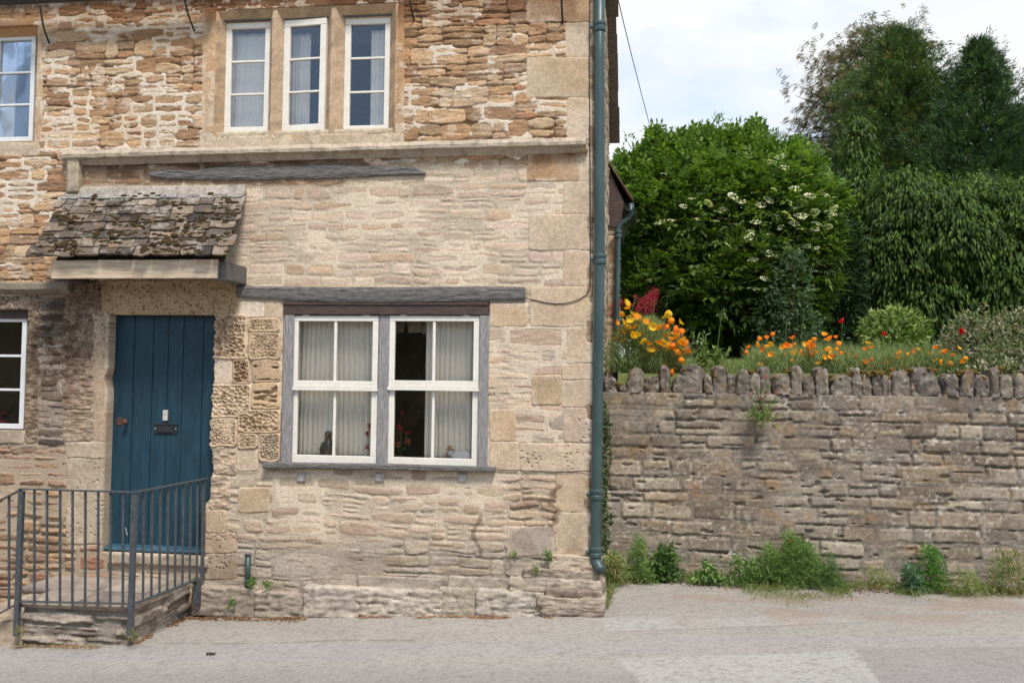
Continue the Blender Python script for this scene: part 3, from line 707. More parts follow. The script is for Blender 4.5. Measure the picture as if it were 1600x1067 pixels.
for k, l in enumerate(lights):
    zt = l[3]-.006; xl = l[0]-.06; xr = l[1]+.06
    m.loft([[(x, YF+.04, zt), (x, YF-.004, zt), (x, .0, z1-.004), (x, .0, z1+.03), (x, YF+.04, z1+.03)] for x in np.linspace(xl, xr, 10)])
m.build('window_jamb', M['stone'], house, col=stone_col((200,170,136), .4, 4))
m = MB(); m.box((x0-.01, .012, z0-.05), (x1+.01, YF+.06, lights[1][2]+.004)); m.build('window_sill', M['stone'], house, rough=.003, col=stone_col((200,184,156), .15, 5))
for k, l in enumerate(lights):
    w = tag(empty('w'), None) if False else None
    f = frame(l[0], l[1], l[2], l[3], YF-(.02 if k == 1 else 0), .052, .045, 'cream', house, 'window', 1, 3, .017, wb=.062, rot=(l[0], YF, rad(-5.0)) if k == 1 else None, glass='glass_up')
# upper left window
a = ULW; YU = .06
m = MB(); m.box((a[0]-.02, .09, a[2]), (a[1]+.03, .13, a[2]+.012)); m.build('window_sill', M['stone'], house, col=stone_col((196,180,150)))
m = MB(); q = R(-120, 44, 57, 60, .05); m.loft([[(x, .10, q[2]), (x, .055, q[2]), (x, .004, q[3]-.0), (x, .004, q[3]+.03), (x, .10, q[3]+.03)] for x in np.linspace(a[0]-.02, a[1]+.02, 12)]); m.build('window_head', M['stone'], house, col=stone_col((190,146,100), .3, 6))
b_ = R(-62, 57, 53, 222, YU); frame(b_[0], b_[1], b_[2], b_[3], YU, .040, .045, 'white', house, 'window', 2, 3, .018, glass='glass_up')
b_ = R(-150, 57, -66, 222, YU); frame(b_[0], b_[1], b_[2], b_[3], YU, .040, .045, 'white', house, 'window', 1, 3, .018, glass='glass_up')
# lower left window with stone hood
b_ = R(-100, 495, 39, 669, .05); frame(b_[0], b_[1], b_[2], b_[3], .05, .042, .045, 'white', house, 'window', 2, 3, .02)
m = MB(); q = R(-120, 484, 42, 496, .04); m.box((q[0], .035, q[2]-.01), (q[1]+.02, .10, q[3]+.03)); m.build('window_head', M['timber_d'], house)
course('window_hood', [P(-150, 446), P(113, 444)], [(-.02, .02), (.03, .02), (.07, -.0), (.072, -.045), (.05, -.062), (.02, -.08), (-.02, -.085)], 'stone', (146,136,118), house, amp=.008, seed=9)
# big timber window
x0, x1, z0, z1 = LWIN
YT = -.006
m = MB()
lj = R(441, 492, 457, 728, YT); rj = R(748, 490, 763, 728, YT); md = R(590, 490, 607, 728, YT+.01)
zt = PZ(492, YT, 600)
for q_ in (lj, rj, md): MB().box((q_[0], YT+(.012 if q_ is md else 0), z0-.02), (q_[1], .1, zt)).build('window_post', M['timber_v'], house, bevel=.004)
m = MB(); m.box((x0+.002, YT-.004, zt+.001), (x1-.002, .1, z1-.004)); m.box((x0+.002, YT-.012, z1-.03), (x1-.002, .03, z1-.002)); m.build('window_head', M['timber_d'], house, bevel=.003)
beam('window_sill', [415,440,600,776], [721,722,724,729], [731,731,733,737], -.065, .1, 'timber', amp=.004, seed=21)
sashes = []
for (sx0, sx1) in ((456.5, 590.5), (607.5, 748.5)):
    sc = []
    up = R(sx0, 493.5, sx1, 605, .008); lo = R(sx0-1.5, 608, sx1-1, 722, .030)
    zsp = PZ(606, .01, (sx0+sx1)/2)
    f1 = frame(up[0], up[1], zsp+.004, up[3], .008, .046, .04, 'cream', house, 'sash', 2, 1, .022, wb=.052, wt=.042)
    f2 = frame(lo[0], lo[1], z0+.002, zsp-.0, .022, .050, .04, 'cream', house, 'sash', 2, 1, .022, wb=.062, wt=.020)
    m = MB(); m.box((up[0]-.004, -.004, zsp-.022), (up[1]+.004, .03, zsp+.003)); m.build('meeting_rail', M['cream'], house, bevel=.002)
    for hx in (.12, .82): 
        m = MB(); xx = up[0]+(up[1]-up[0])*hx; m.box((xx, .002, up[3]-.002), (xx+.05, .02, up[3]+.006)); m.build('hinge', M['cream'], f1, bevel=.001)
# interior: curtains, bare stone wall
def curtain(xa, xb, zb, zt, Y, label, mat, folds=14, amp=.021, group='curtains inside the windows', seed=0, taper=0):
    nx = max(30, int((xb-xa)/.006)); nz = 24; u = np.linspace(0, 1, nx); v = np.linspace(0, 1, nz); U, Vv = np.meshgrid(u, v)
    ph = U*folds*2*math.pi+9.0*fbm(U*3.1+seed, Vv*.5, 2, seed)
    Yd = Y+amp*(np.sin(ph)+.35*np.sin(ph*2.3+1))*(.35+.9*fbm(U*4+3, Vv*.8, 2, seed+1))*(.7+.3*(1-Vv))
    Xx = xa+(xb-xa)*(U*(1-taper*np.sin(Vv*math.pi)*.3))+.006*np.cos(ph)
    idx = np.arange(U.size).reshape(U.shape)
    F_ = np.stack([idx[:-1, :-1], idx[:-1, 1:], idx[1:, 1:], idx[1:, :-1]], -1).reshape(-1, 4)
    o = mesh_np('curtain', np.stack([Xx, Yd, zb+(zt-zb)*Vv], -1).reshape(-1, 3), F_, mat, None)
    s_ = o.modifiers.new('t', 'SOLIDIFY'); s_.thickness = .0015
    return tag(o, label, 'curtain', group)
M['curtain'] = flat_mat('blue_grey_cloth', (244,236,220), (250,244,232), rough=.9, scale=60, bump=(300, .2, .001), k=1.0)
M['net'] = flat_mat('white_net', (244,238,226), (250,246,238), rough=.9, scale=60, k=.95)
zb = z0+.03; zt2 = z1-.03
curtain(PX(462, .2), PX(592, .2), zb, zt2, .15, 'grey pleated curtain drawn across the left half of the lower window', M['curtain'], 17, seed=1)
curtain(PX(668, .2), PX(757, .2), zb, zt2, .15, 'grey pleated curtain hanging at the right end of the lower window', M['curtain'], 10, seed=2, taper=.1)
l = lights[0]; curtain(l[0]-.02, l[1]+.02, l[2], l[3]-.06, .19, 'flat white net curtain filling the left light of the upper window', M['net'], 4, .008, seed=3)
l = lights[1]; curtain(l[0]-.02, l[0]+.19, l[2], l[3]-.07, .19, 'white curtain in the middle light of the upper window', M['net'], 5, .014, seed=4)
l = lights[2]; curtain(l[1]-.19, l[1]+.03, l[2], l[3]-.07, .19, 'white curtain in the right light of the upper window', M['net'], 5, .014, seed=5)
b_ = ULW; curtain(PX(-60, .2), PX(8, .2), b_[2], b_[3]-.05, .19, 'pale curtain behind the window at the far upper left', M['net'], 5, .014, seed=6)
m = MB(); m.box((PX(470, .3), .28, z0-.05), (PX(760, .3), .33, z0+.012)); 
isl = MB(); isl.box((x0-.02, .095, z0-.06), (x1+.05, .30, z0+.01)); isl.build('inner_sill', M['inside'], house)
m = MB(); q0, q1 = PX(560, 1.7), PX(800, 1.7); m.box((q0-.3, .80, .1), (q1+.2, .86, 2.4)); m.build('inner_wall', M['stone'], house, rough=.03, res=.05, freq=12, col=stone_col((150,118,94), .5))
m = MB(); m.box((PX(615, .6), .45, z0-.04), (PX(680, .6), .72, z0+.0)); MB().box((-7.3, .85, .1), (PX(90), .9, 2.4)).build('inner_wall', M['stone'], house, col=stone_col((140,118,98), .5))
m = MB(); m.box((PX(615, .6), .45, z0-.04), (PX(680, .6), .72, z0+.0)); tb = m.build('table', M['timber_d'], None, bevel=.004); 
tag(tb, 'dim brown table top seen inside through the lower window', 'table')
for lx in (PX(615, .6)+.03, PX(680, .6)-.03):
    for ly in (.49, .68): MB().box((lx-.02, ly-.02, .12), (lx+.02, ly+.02, z0-.042)).build('leg', M['timber_d'], tb)
# pelmet of patterned squares
m = MB(); ya = .17
pa = [(612, 492), (640, 492), (668, 497)]; 
for i, (xx, ye) in enumerate(((616, 521), (640, 520), (662, 522))):
    A_ = P(xx-4, 500, ya); B_ = P(xx+(17 if i != 1 else 20), 499, ya); C_ = P(xx+(15 if i != 1 else 21), ye-2+i*1.0, ya); D_ = P(xx-2, ye, ya)
    m.add([tuple(A_), tuple(B_), tuple(C_), tuple(D_), (A_[0], ya+.002, A_[2]), (B_[0], ya+.002, B_[2]), (C_[0], ya+.002, C_[2]), (D_[0], ya+.002, D_[2])],
          [(0, 1, 2, 3), (7, 6, 5, 4), (0, 4, 5, 1), (1, 5, 6, 2), (2, 6, 7, 3), (3, 7, 4, 0)])
pel = m.build('pelmet', flat_mat('faded_print', (160,134,110), (196,176,150), scale=30, k=.6), None)
tag(pel, 'faded cloth valance hung at the top of the gap between the curtains', 'valance')

# ------------------------------------------------------------------ door
YD = .115
dx0, dx1 = PX(176, YD), PX(345, YD); dz0, dz1 = PZ(852, YD, 250), PZ(488, YD, 250)
edges = [PX(x, YD) for x in (176, 208, 237.5, 261.5, 285, 316, 345)]
m = MB()
for i in range(6):
    m.box((edges[i]+.0022, YD+.001*((i*7) % 3), dz0), (edges[i+1]-.0022, YD+.035, dz1+.02))
door = m.build('door', M['door'], house, bevel=.0035)
m = MB(); m.box((dx0, YD+.012, dz0), (dx1, YD+.03, dz1+.02)); m.build('door_backing', M['door'], door)
m = MB(); q = P(176, 850, YD); m.loft([[(x, YD-.075, dz0-.045), (x, YD-.08, dz0-.030), (x, YD-.06, dz0-.012), (x, YD+.01, dz0+.004), (x, YD+.02, dz0-.045)] for x in np.linspace(PX(177, YD), dx1, 12)])
m.build('door_sill', M['door_sill'], house, bevel=.003)
# letter plate
a = R(241.5, 661.5, 277.5, 677.5, YD)
m = MB(); m.box((a[0], YD-.008, a[2]), (a[1], YD+.004, a[3])); m.box((a[0]-.004, YD-.013, a[3]-.012), (a[1]+.004, YD-.004, a[3]+.002))
lp = m.build('letter_box', M['iron'], door, bevel=.002)
m = MB(); m.box((a[0]+.035, YD-.018, a[2]+.012), (a[1]-.028, YD-.009, a[3]-.022)); m.build('flap', M['iron'], lp, bevel=.002)
for sx in (a[0]+.012, a[1]-.012): MB().tube([(sx, YD-.012, (a[2]+a[3])/2), (sx, YD-.004, (a[2]+a[3])/2)], .005, 8).build('screw', M['bell'], lp)
a = R(256, 640.5, 263.2, 657, YD); m = MB(); m.box((a[0], YD-.022, a[2]), (a[1], YD, a[3])); bl = m.build('door_bell', M['bell'], door, bevel=.004)
MB().tube([((a[0]+a[1])/2, YD-.0245, (a[2]+a[3])/2+.006), ((a[0]+a[1])/2, YD-.021, (a[2]+a[3])/2+.006)], .004, 10).build('bell_push', M['iron'], bl)
a = R(183, 652, 191.5, 664, YD); m = MB(); m.box((a[0], YD-.006, a[2]), (a[1], YD+.002, a[3])); kp = m.build('knob_plate', M['rust'], door, bevel=.002)
c0 = P(194, 659.5, YD-.06); m = MB(); m.tube([(c0[0]-.012, YD, c0[2]+.006), (c0[0], YD-.03, c0[2]), (c0[0], YD-.036, c0[2]), (c0[0], YD-.05, c0[2]), (c0[0], YD-.064, c0[2]), (c0[0], YD-.07, c0[2])], [.010, .010, .020, .026, .018, .004], 16)
m.build('door_knob', M['rust'], door, smooth=True)
def text(body, name, px, py, Y, h, mat, parent):
    cu = bpy.data.curves.new(name, 'FONT'); cu.body = body; cu.size = h; cu.extrude = .0015; cu.align_x = 'CENTER'; cu.align_y = 'CENTER'; cu.bevel_depth = .0008
    o = bpy.data.objects.new(name, cu); C.objects.link(o); dg = bpy.context.evaluated_depsgraph_get(); me = bpy.data.meshes.new_from_object(o.evaluated_get(dg)); bpy.data.objects.remove(o)
    me.materials.clear(); o = bpy.data.objects.new(name, me); C.objects.link(o); me.materials.append(mat); p = P(px, py, Y)
    o.matrix_world = Matrix.Translation(p) @ Matrix.Rotation(rad(90), 4, 'X'); o.parent = parent
    return o
text('12', 'door_number', 264, 521, YD-.0005, .075, M['iron'], door)
# bolt eye on the leg of the door
MB().tube([tuple(P(196, 824, YD-.004)), tuple(P(199, 836, YD-.004))], .0025, 6).build('door_scratch', M['bell'], door)

# ------------------------------------------------------------------ canopy over the door
can = empty('door_canopy', tuple(P(240, 420, 0)), 'small lean-to door canopy of mossy stone slates on a pale board', 'canopy')
YC = -.41
tl, tr_ = P(108, 303, .0), P(384, 300, .0); bl_, br_ = P(52, 403, YC-.02), P(362, 400, YC-.02)
rng = np.random.RandomState(5)
nrow = 8; V_, F_, K_ = [], [], []
def quad_pt(u, v, out=0.0):
    p = (tl*(1-u)+tr_*u)*(1-v)+(bl_*(1-u)+br_*u)*v
    return p+slope_n*out
slope_n = np.cross(tr_-tl, bl_-tl); slope_n = slope_n/np.linalg.norm(slope_n); slope_n = slope_n*(1 if slope_n[2] > 0 else -1)
pal = [(112,103,96),(92,85,81),(132,120,110),(102,93,87),(148,134,122),(80,75,73),(122,110,100)]
mb = MB(); cols_ = []
for r in range(nrow):
    v0 = (r-.35)/nrow; v1 = (r+1.05)/nrow; u = -.01-rng.uniform(0, .03)*(r % 2)
    while u < 1.0:
        w = rng.uniform(.055, .11) if r < 2 else rng.uniform(.065, .15)
        w = min(w, 1.012-u)
        if w < .03: break
        th = rng.uniform(.012, .020)
        N_, Mv = 7, 5; cidx = rng.randint(len(pal)); cc = lin(pal[cidx])*rng.uniform(.62, 1.1)*np.array([1.1, 1.0, .86])
        skew = rng.uniform(-.025, .025); jv = rng.uniform(-.012, .018); sd_ = rng.uniform(0, 99)
        grid = {}
        for k in (0, 1):
            for i in range(N_):
                for j in range(Mv):
                    uu = u+.003+(w-.006)*i/(N_-1); vv = v0+(v1+jv-v0)*j/(Mv-1)
                    if j == Mv-1: vv += .022*mn.noise(Vector((uu*34, sd_, 0)))-.007*(abs(i/(N_-1)-.5)*2)**5; uu += skew*.3
                    if i in (0, N_-1): uu += .003*mn.noise(Vector((vv*40, sd_, 3)))
                    lift = .016*(j/(Mv-1))+.006+ (.004*mn.noise(Vector((uu*12, vv*12, sd_))))
                    p = quad_pt(uu, vv, lift+(th if k else 0)+ .002*mn.noise(Vector((uu*50, vv*50, sd_))))
                    grid[k, i, j] = len(mb.v); mb.v.append(tuple(p)); cols_.append(cc)
        for i in range(N_-1):
            for j in range(Mv-1):
                mb.f.append((grid[1, i, j], grid[1, i+1, j], grid[1, i+1, j+1], grid[1, i, j+1]))
                mb.f.append((grid[0, i, j], grid[0, i, j+1], grid[0, i+1, j+1], grid[0, i+1, j]))
        for i in range(N_-1):
            mb.f.append((grid[0, i, Mv-1], grid[1, i, Mv-1], grid[1, i+1, Mv-1], grid[0, i+1, Mv-1])); mb.f.append((grid[0, i+1, 0], grid[1, i+1, 0], grid[1, i, 0], grid[0, i, 0]))
        for j in range(Mv-1):
            mb.f.append((grid[0, 0, j], grid[1, 0, j], grid[1, 0, j+1], grid[0, 0, j+1])); mb.f.append((grid[0, N_-1, j+1], grid[1, N_-1, j+1], grid[1, N_-1, j], grid[0, N_-1, j]))
        u += w
cols_ = np.array(cols_)
vv_ = np.array(mb.v); nn = fbm(vv_[:, 0]*14, vv_[:, 2]*22, 4, 7); lich = smst(.60, .68, nn); cols_ = mixc(cols_, lin((188,174,158)), lich*.55)
nn = fbm(vv_[:, 0]*9+7, vv_[:, 2]*30, 3, 8); cols_ = mixc(cols_, lin((150,120,80)), smst(.70, .76, nn)*.4)
top_ = smst(P(200, 322)[2], P(200, 306)[2], vv_[:, 2]); cols_ = mixc(cols_, lin((186,180,172)), top_*.75)
o = mb.build('roof', M['slate'], can); me = o.data
ca = me.color_attributes.new('Col', 'FLOAT_COLOR', 'POINT'); c4 = np.ones((len(me.vertices), 4), np.float32); c4[:, :3] = cols_; ca.data.foreach_set('color', c4.ravel())
# mortar fillet along the wall
m = MB(); m.loft([[tuple(quad_pt(u, .10, .03+.004*mn.noise(Vector((u*20, 0, 0))))), tuple(quad_pt(u, -.02, .05)), tuple(quad_pt(u, -.09, .03)), tuple(quad_pt(u, -.1, -.05)), tuple(quad_pt(u, .08, -.0))] for u in np.linspace(-.005, 1.005, 70)])
m.build('mortar_fillet', M['slate'], can, rough=.006, res=.02, freq=30, col=stone_col((178,168,154), .25))
# moss cushions
mb = MB(); mc = []
for i in range(900):
    u = rng.uniform(.0, 1.0); r = rng.choice(nrow, p=[.02, .06, .12, .13, .13, .15, .19, .20]); v = (r+rng.uniform(.05, 1.0))/nrow
    if mn.noise(Vector((u*7, v*5, 2)))+.12 < rng.uniform(-.25, .4): continue
    s = rng.uniform(.006, .022); e = .3+rng.uniform(0, .25); c_ = quad_pt(u, v, .016*((v*nrow) % 1)+.024)
    du = (tr_-tl); du = du/np.linalg.norm(du); dv = (bl_-tl); dv = dv-du*np.dot(dv, du); dv = dv/np.linalg.norm(dv)
    rings = []; K = 8
    for a_, h in ((1.0, 0), (.85, .5), (.5, .85), (.12, 1.0)):
        rings.append([tuple(c_+du*(s*1.5*a_*math.cos(t))*(1+.3*mn.noise(Vector((t, i, a_))))+dv*s*.8*a_*math.sin(t)+slope_n*(h*s*e+.002*mn.noise(Vector((t*2, i, h*3))))) for t in np.linspace(0, 2*math.pi, K, endpoint=False)])
    mb.loft(rings)
M['moss'] = flat_mat('brown_moss', (58,46,34), (92,76,50), rough=1, scale=60, bump=(200, 1, .006), spec=.05)
mo = mb.build('moss', M['moss'], can); mo['kind'] = 'stuff'
# board, rafters, bracket
m = MB(); fa = R(80, 406, 339, 435, YC+.02); m.box((fa[0], YC+.02, fa[2]), (fa[1], YC+.05, fa[3])); m.build('fascia', M['fascia'], can, bevel=.003)
m = MB(); bb = R(340, 404, 369, 440, YC+.05)
m.box((fa[1]-.05, YC+.055, fa[2]-.01), (fa[1]+.075, .0, fa[2]+.13)); m.build('bracket', M['timber'], can, bevel=.005)
m = MB(); m.box((fa[0]+.0, YC+.055, fa[2]-.0), (fa[0]+.09, .0, fa[2]+.11)); m.build('bracket', M['timber_d'], can, bevel=.005)
m = MB(); m.loft([[(x, YC+.06, fa[3]+.0), (x, YC+.06, fa[3]-.02), (x, 0, tl[2]-.08), (x, 0, tl[2]-.05)] for x in (fa[0]+.01, fa[1]+.04)]); m.build('soffit', M['timber_d'], can)

# ------------------------------------------------------------------ rainwater goods, cables
def pipe_obj(name, pts, r, label, cat, collars, parent=None, mat='pipe', n=18):
    rt = empty(name, tuple(pts[-1]), label, cat)
    MB().tube(pts, r, n).build('pipe', M[mat], rt, smooth=True)
    for (p, ax_) in collars:
        p = Vector(p); m = MB(); m.tube([p+Vector((0, 0, z)) for z in (-.040, -.036, -.030, -.012, -.008, .008, .012, .030, .036, .04)], [r+.001, r+.008, r+.009, r+.009, r+.006, r+.006, r+.011, r+.012, r+.010, r+.001], n)
        m.tube([p+Vector((-r-.004, -.004, 0)), p+Vector((-r-.034, -.004, 0))], .016, 10)
        m.build('collar', M[mat], rt, smooth=False, bevel=0)
    return rt
YP = -.035; pr_ = .040
def pp(px, py): return Vector(P(px, py, YP))
pts = [pp(937, -60), pp(936.5, 100), pp(937, 400), pp(934, 620), pp(932, 770), pp(931, 862)]
sp = pp(931, 872); pts += [sp, sp+Vector((.006, -.006, -.028)), sp+Vector((.030, -.03, -.066)), sp+Vector((.05, -.05, -.085))]
dp = pipe_obj('drainpipe', pts, pr_, 'tall dark green cast iron drainpipe on the corner of the cottage', 'drainpipe', [(pp(937, 42), 0), (pp(937.5, 405), 0), (pp(932, 772), 0), (pp(931, 862), 0)])
# overhead and wall cables
def cable(pts, r, label, name='cable'):
    m = MB(); m.tube(pts, r, 6); o = m.build(name, M['wire'], None, smooth=True); return tag(o, label, 'cable')
cable([tuple(P(965, -3, 3)), tuple(P(985, 80, 5)), tuple(P(1003, 150, 7)), tuple(P(1018, 207, 9)), tuple(P(1024, 228, 10))], .006, 'thin black overhead wire slanting down the sky to the elder bush', 'overhead_wire')
cc = [P(x, y, -.014) for x, y in ((821,466),(835,469),(852,473),(868,475),(885,474),(903,469),(916,461),(922,448),(923,380),(922,260),(921,120),(922,-30))]
cable([tuple(p) for p in cc], .0035, 'black cable sagging from the window lintel and rising along the corner')
cc = [P(x, y, -.016) for x, y in ((777,730),(778,734),(820,735),(870,737),(900,736),(921,736))]
cable([tuple(p) for p in cc], .003, 'thin black cable running level from the window sill to the corner')
m = MB(); 
for k, dx in enumerate((0, .014)):
    m.tube([(XC+.004+dx*.6, -.008-dx*.3+.002*math.sin(z*7), z) for z in np.linspace(.35, 4.9, 40)], .004, 6)
o = m.build('corner_cable', M['bell'], None, smooth=True); tag(o, 'pair of pale cables clipped upright beside the tall drainpipe', 'cable')
# green stub of pipe at the foot of the wall
s0 = P(387.5, 866, -.045); s1 = P(387, 917, -.045)
sv = empty('vent_pipe', tuple(s1), 'short dark green stub of pipe standing at the foot of the wall', 'pipe')
MB().tube([tuple(s0), tuple(s1-np.array([0, 0, .03]))], .022, 14).build('pipe', M['pipe'], sv, smooth=True)
MB().tube([(s0[0], s0[1], s0[2]+.004), (s0[0], s0[1], s0[2]-.012)], .026, 14).build('cap', M['pipe'], sv, bevel=.001)
# front gutter with iron brackets
g0 = P(-60, 10, -.17); g1 = P(318, -5, -.17); rg = .055
gt = empty('gutter', tuple(g1), 'black half-round gutter under the eaves at the top left', 'gutter')
def half(p, r, n=10): return [(p[0], p[1]+r*math.cos(t), p[2]+r*math.sin(t)) for t in np.linspace(math.pi, 2*math.pi, n)]+[(p[0], p[1]+(r-.006)*math.cos(t), p[2]+(r-.006)*math.sin(t)) for t in np.linspace(2*math.pi, math.pi, n)]
ga = P(-700, 30, -.17); gb = P(316, -16, -.17); gc = np.array([XC+.1, -.17, gb[2]])
MB().loft([half(ga, rg), half(gb, rg)]).build('channel', M['iron'], gt, smooth=False)
MB().loft([half(gb, rg+.008), half(gb+np.array([.08, 0, 0]), rg+.008)]).build('end_socket', M['iron'], gt)
for (xa, ya, xb, yb, Yg) in ((62, 14, 76, 66, -.1), (286, -6, 303, 47, -.1), (638, -8, 647, 31, -.08), (877, -10, 879, 32, -.08)):
    A_ = P(xa, ya-4, -.17); B_ = P(xb, yb, -.012)
    MB().tube([tuple(A_), tuple(A_*.45+B_*.55+np.array([0, -.012, -.02])), tuple(B_), tuple(B_+np.array([0, .02, -.012]))], .008, 8).build('stay', M['iron'], gt, smooth=True)
# roof of the cottage, stone slates, verge seen at the right
rf = []
ez = 5.0; rz = 6.15; ry = 1.15; vb = PZ(218, HD+.02, 955)
def roof_pt(x, t):                      # t 0..1 front slope, 1..2 back slope
    if t <= 1: return np.array([x, -.07+(ry+.07)*t, ez+(rz-ez)*t])
    return np.array([x, ry+(HD+.12-ry)*(t-1), rz+(vb-rz)*(t-1)])
mb = MB(); XR = XC+.085
for r in range(26):
    t0, t1 = r*2/26, (r+1)*2/26
    a0, a1 = roof_pt(0, t0), roof_pt(0, t1)
    dirv = a1-a0
    up_ = np.array([0, -dirv[2], dirv[1]]); up_ = up_/np.linalg.norm(up_)*(1 if -dirv[2]*0+dirv[1] > 0 else -1)
    lo_, hi_ = (a0, a1) if r < 13 else (a1, a0)
    ext = (hi_-lo_)
    j = rng.uniform(-.012, .012); xx = XR+j
    x_l = -7.6
    mb.loft([[tuple(np.array([x, 0, 0])+lo_*[0, 1, 1]-ext*.12+up_*.012), tuple(np.array([x, 0, 0])+lo_*[0, 1, 1]-ext*.12+up_*.045), tuple(np.array([x, 0, 0])+hi_*[0, 1, 1]+up_*.018), tuple(np.array([x, 0, 0])+hi_*[0, 1, 1]-up_*.006)] for x in (x_l, xx)])
mb.build('roof', M['slate'], house, rough=0, col=stone_col((120,106,92), .3))
mb = MB()
mb.loft([[(x, .06, 4.7), (x, .03, 4.95), (x, ry, rz-.05), (x, HD-.01, vb+.0), (x, HD-.01, 4.2)] for x in (-7.55, XC-.02)])
mb.build('roof_space', M['inside'], house)
MB().box((-7.6, -.05, 4.93), (XC+.03, .01, 4.98)).build('eaves_board', M['timber_d'], house)
# lean-to behind
lt = empty('rear_wing', tuple(P(955, 500, HD+.02)), 'low rear wing of the cottage with its own gutter, glimpsed behind the corner', 'outbuilding')
YW = HD+.05
wx1 = PX(962, YW); we = PZ(338, YW, 955)
zz = axis(-.2, we, .02); yy2 = axis(YW, YW+.9, .03)
xw_ = axis(XC-.1, wx1, .015)
relief_mesh('wall', xw_, zz, side_fn, lambda X, H, Z: np.stack([X, YW-H, Z], 1), M['stone'], lt, None, .1)
relief_mesh('side_wall', yy2, zz, side_fn, lambda Y, H, Z: np.stack([wx1+H-.01, Y, Z], 1), M['stone'], lt, None, .1)
ra = P(947, 250, YW-.08); rb = P(989, 316, YW-.08)
m = MB()
for k in range(5):
    p0 = ra+(rb-ra)*(k/5)*.93; p1 = ra+(rb-ra)*((k+1.3)/5)*.93
    m.loft([[(p0[0], y, p0[2]), (p1[0], y, p1[2]), (p1[0], y, p1[2]+.045), (p0[0], y, p0[2]+.03)] for y in np.linspace(YW-.08+.012*(k % 2), YW+1.1, 20)])
m.build('roof', M['slate'], lt, rough=.006, res=.08, col=stone_col((104,84,68), .35))
m = MB(); m.loft([[(XC-.02, y, we-.1), (wx1+.03, y, we-.12), (rb[0]-.09, y, rb[2]-.0), (ra[0], y, ra[2])] for y in (YW-.03, YW+1.0)]); m.build('eaves', M['timber_d'], lt)
g = P(984, 322, YW-.1); gm = MB(); gm.loft([[(g[0]+.05*math.cos(t), y, g[2]+.055*math.sin(t)) for t in np.linspace(math.pi, 2*math.pi, 9)]+[(g[0]+.044*math.cos(t), y, g[2]+.05*math.sin(t)) for t in np.linspace(2*math.pi, math.pi, 9)] for y in (YW-.12, YW+.9)]); gm.build('gutter', M['iron'], lt)
q = lambda x, y: Vector(P(x, y, YW-.06))
dpts = [q(986, 318), q(986, 334), q(982, 341), q(970, 350), q(966, 357), q(966, 370), q(964, 470), q(963, 600), q(962, 640)]
pipe_obj('drainpipe', dpts, .026, 'thin green drainpipe with a swan neck behind the corner of the cottage', 'drainpipe', [(q(966, 366), 0)])
# ------------------------------------------------------------------ door landing, railing
YL = -.95
step = empty('door_step', tuple(P(130, 990, YL)), 'raised stone landing with worn flagstones in front of the blue door', 'doorstep')
lx0, lx1 = PX(44, YL), PX(212, YL); lz = PZ(945, YL, 200); lb = GZ(lx0)-.12
def riser_fn(X, Z):
    A = zone(X, Z, 909, [(164,150,134),(148,134,120),(180,164,146),(154,140,126),(190,174,154)], (164,152,138), (.0, .006), relief=.022, strata=.014, band=(.07, .12), width=(.25, .6), split=(.4, .9), rnd=.015)
    dirt = smst(.45, .6, fbm(X*7, Z*12, 4, 44)); return A[0], np.clip(mixc(A[1], lin((92,76,62)), dirt*.55), .01, .9)
zz = axis(lb, lz-.045, .008)
relief_mesh('riser', axis(lx0+.02, lx1-.01, .008), zz, riser_fn, lambda X, H, Z: np.stack([X, YL+.02-H, Z], 1), M['stone'], step, None, .1)
relief_mesh('riser', axis(YL+.03, -.0, .01), zz, lambda X, Z: (lambda q: (q[0], np.clip(q[1]*1.25, .01, .9)))(riser_fn(X, Z)), lambda Y, H, Z: np.stack([lx1-.012+H, Y, Z], 1), M['stone'], step, None, .1)
rows = [(YL, -.52), (-.515, -.03)]
rng = np.random.RandomState(3)
for r, (ya, yb) in enumerate(rows):
    cuts = [lx0, lx0+.40+.1*r, lx1] if r == 0 else [lx0-.3, lx0+.35, lx0+.72, lx1-.01]
    for i in range(len(cuts)-1):
        m = MB(); m.box((cuts[i]+.003, ya, lz-.05), (cuts[i+1]-.003, yb, lz-rng.uniform(0, .004)))
        m.build('paving_slab', M['stone'], step, rough=.004, res=.03, freq=9, col=stone_col([(178,164,148),(166,152,138),(186,172,156)][(i+r) % 3], .3, i+3*r))
for k, (xa, dz_) in enumerate(((PX(-60, YL), .155), (PX(-260, YL), .30))):
    m = MB(); m.box((xa, YL+.02, lz-dz_-.22), (lx0+.01-(k*.30), -.02, lz-dz_)); m.build('step', M['stone'], step, rough=.012, res=.03, col=stone_col((192,174,150), .35, k))
block('door_step_block', 168, 867, 323, 884, -.035, .15, (190,174,152), rough=.010)
# railing
rail = empty('handrail', tuple(P(208, 995, YL-.03)), 'grey painted iron railing with square posts round the door landing', 'railing')
YR = YL-.035
def post(px, pt, pb, Y, w, name, cap=0.0):
    a_ = P(px, pt, Y); b_ = P(px, pb, Y); return MB().box((a_[0]-w/2, Y-w/2, b_[2]), (a_[0]+w/2, Y+w/2, a_[2]+cap)).build(name, M['rail'], rail, bevel=.002)
A0 = P(34, 765, YR); A1 = P(211, 770, YR); W1 = P(320, 749, -.02)
B0 = P(34, 939, YR); B1 = P(210, 943, YR); WB = P(318, 901, -.02)
post(34, 767, 993, YR, .036, 'post'); post(210.5, 772, 996, YR, .036, 'post')
def flat(p, q, w, h, name): return MB().bar(p, q, w, h).build(name, M['rail'], rail, bevel=.0015)
flat(A0+[-.02, 0, .006], A1+[.02, 0, .006], .036, .011, 'top_rail'); flat(A1+[0, 0, .0065], W1+[0, .03, .006], .036, .011, 'top_rail')
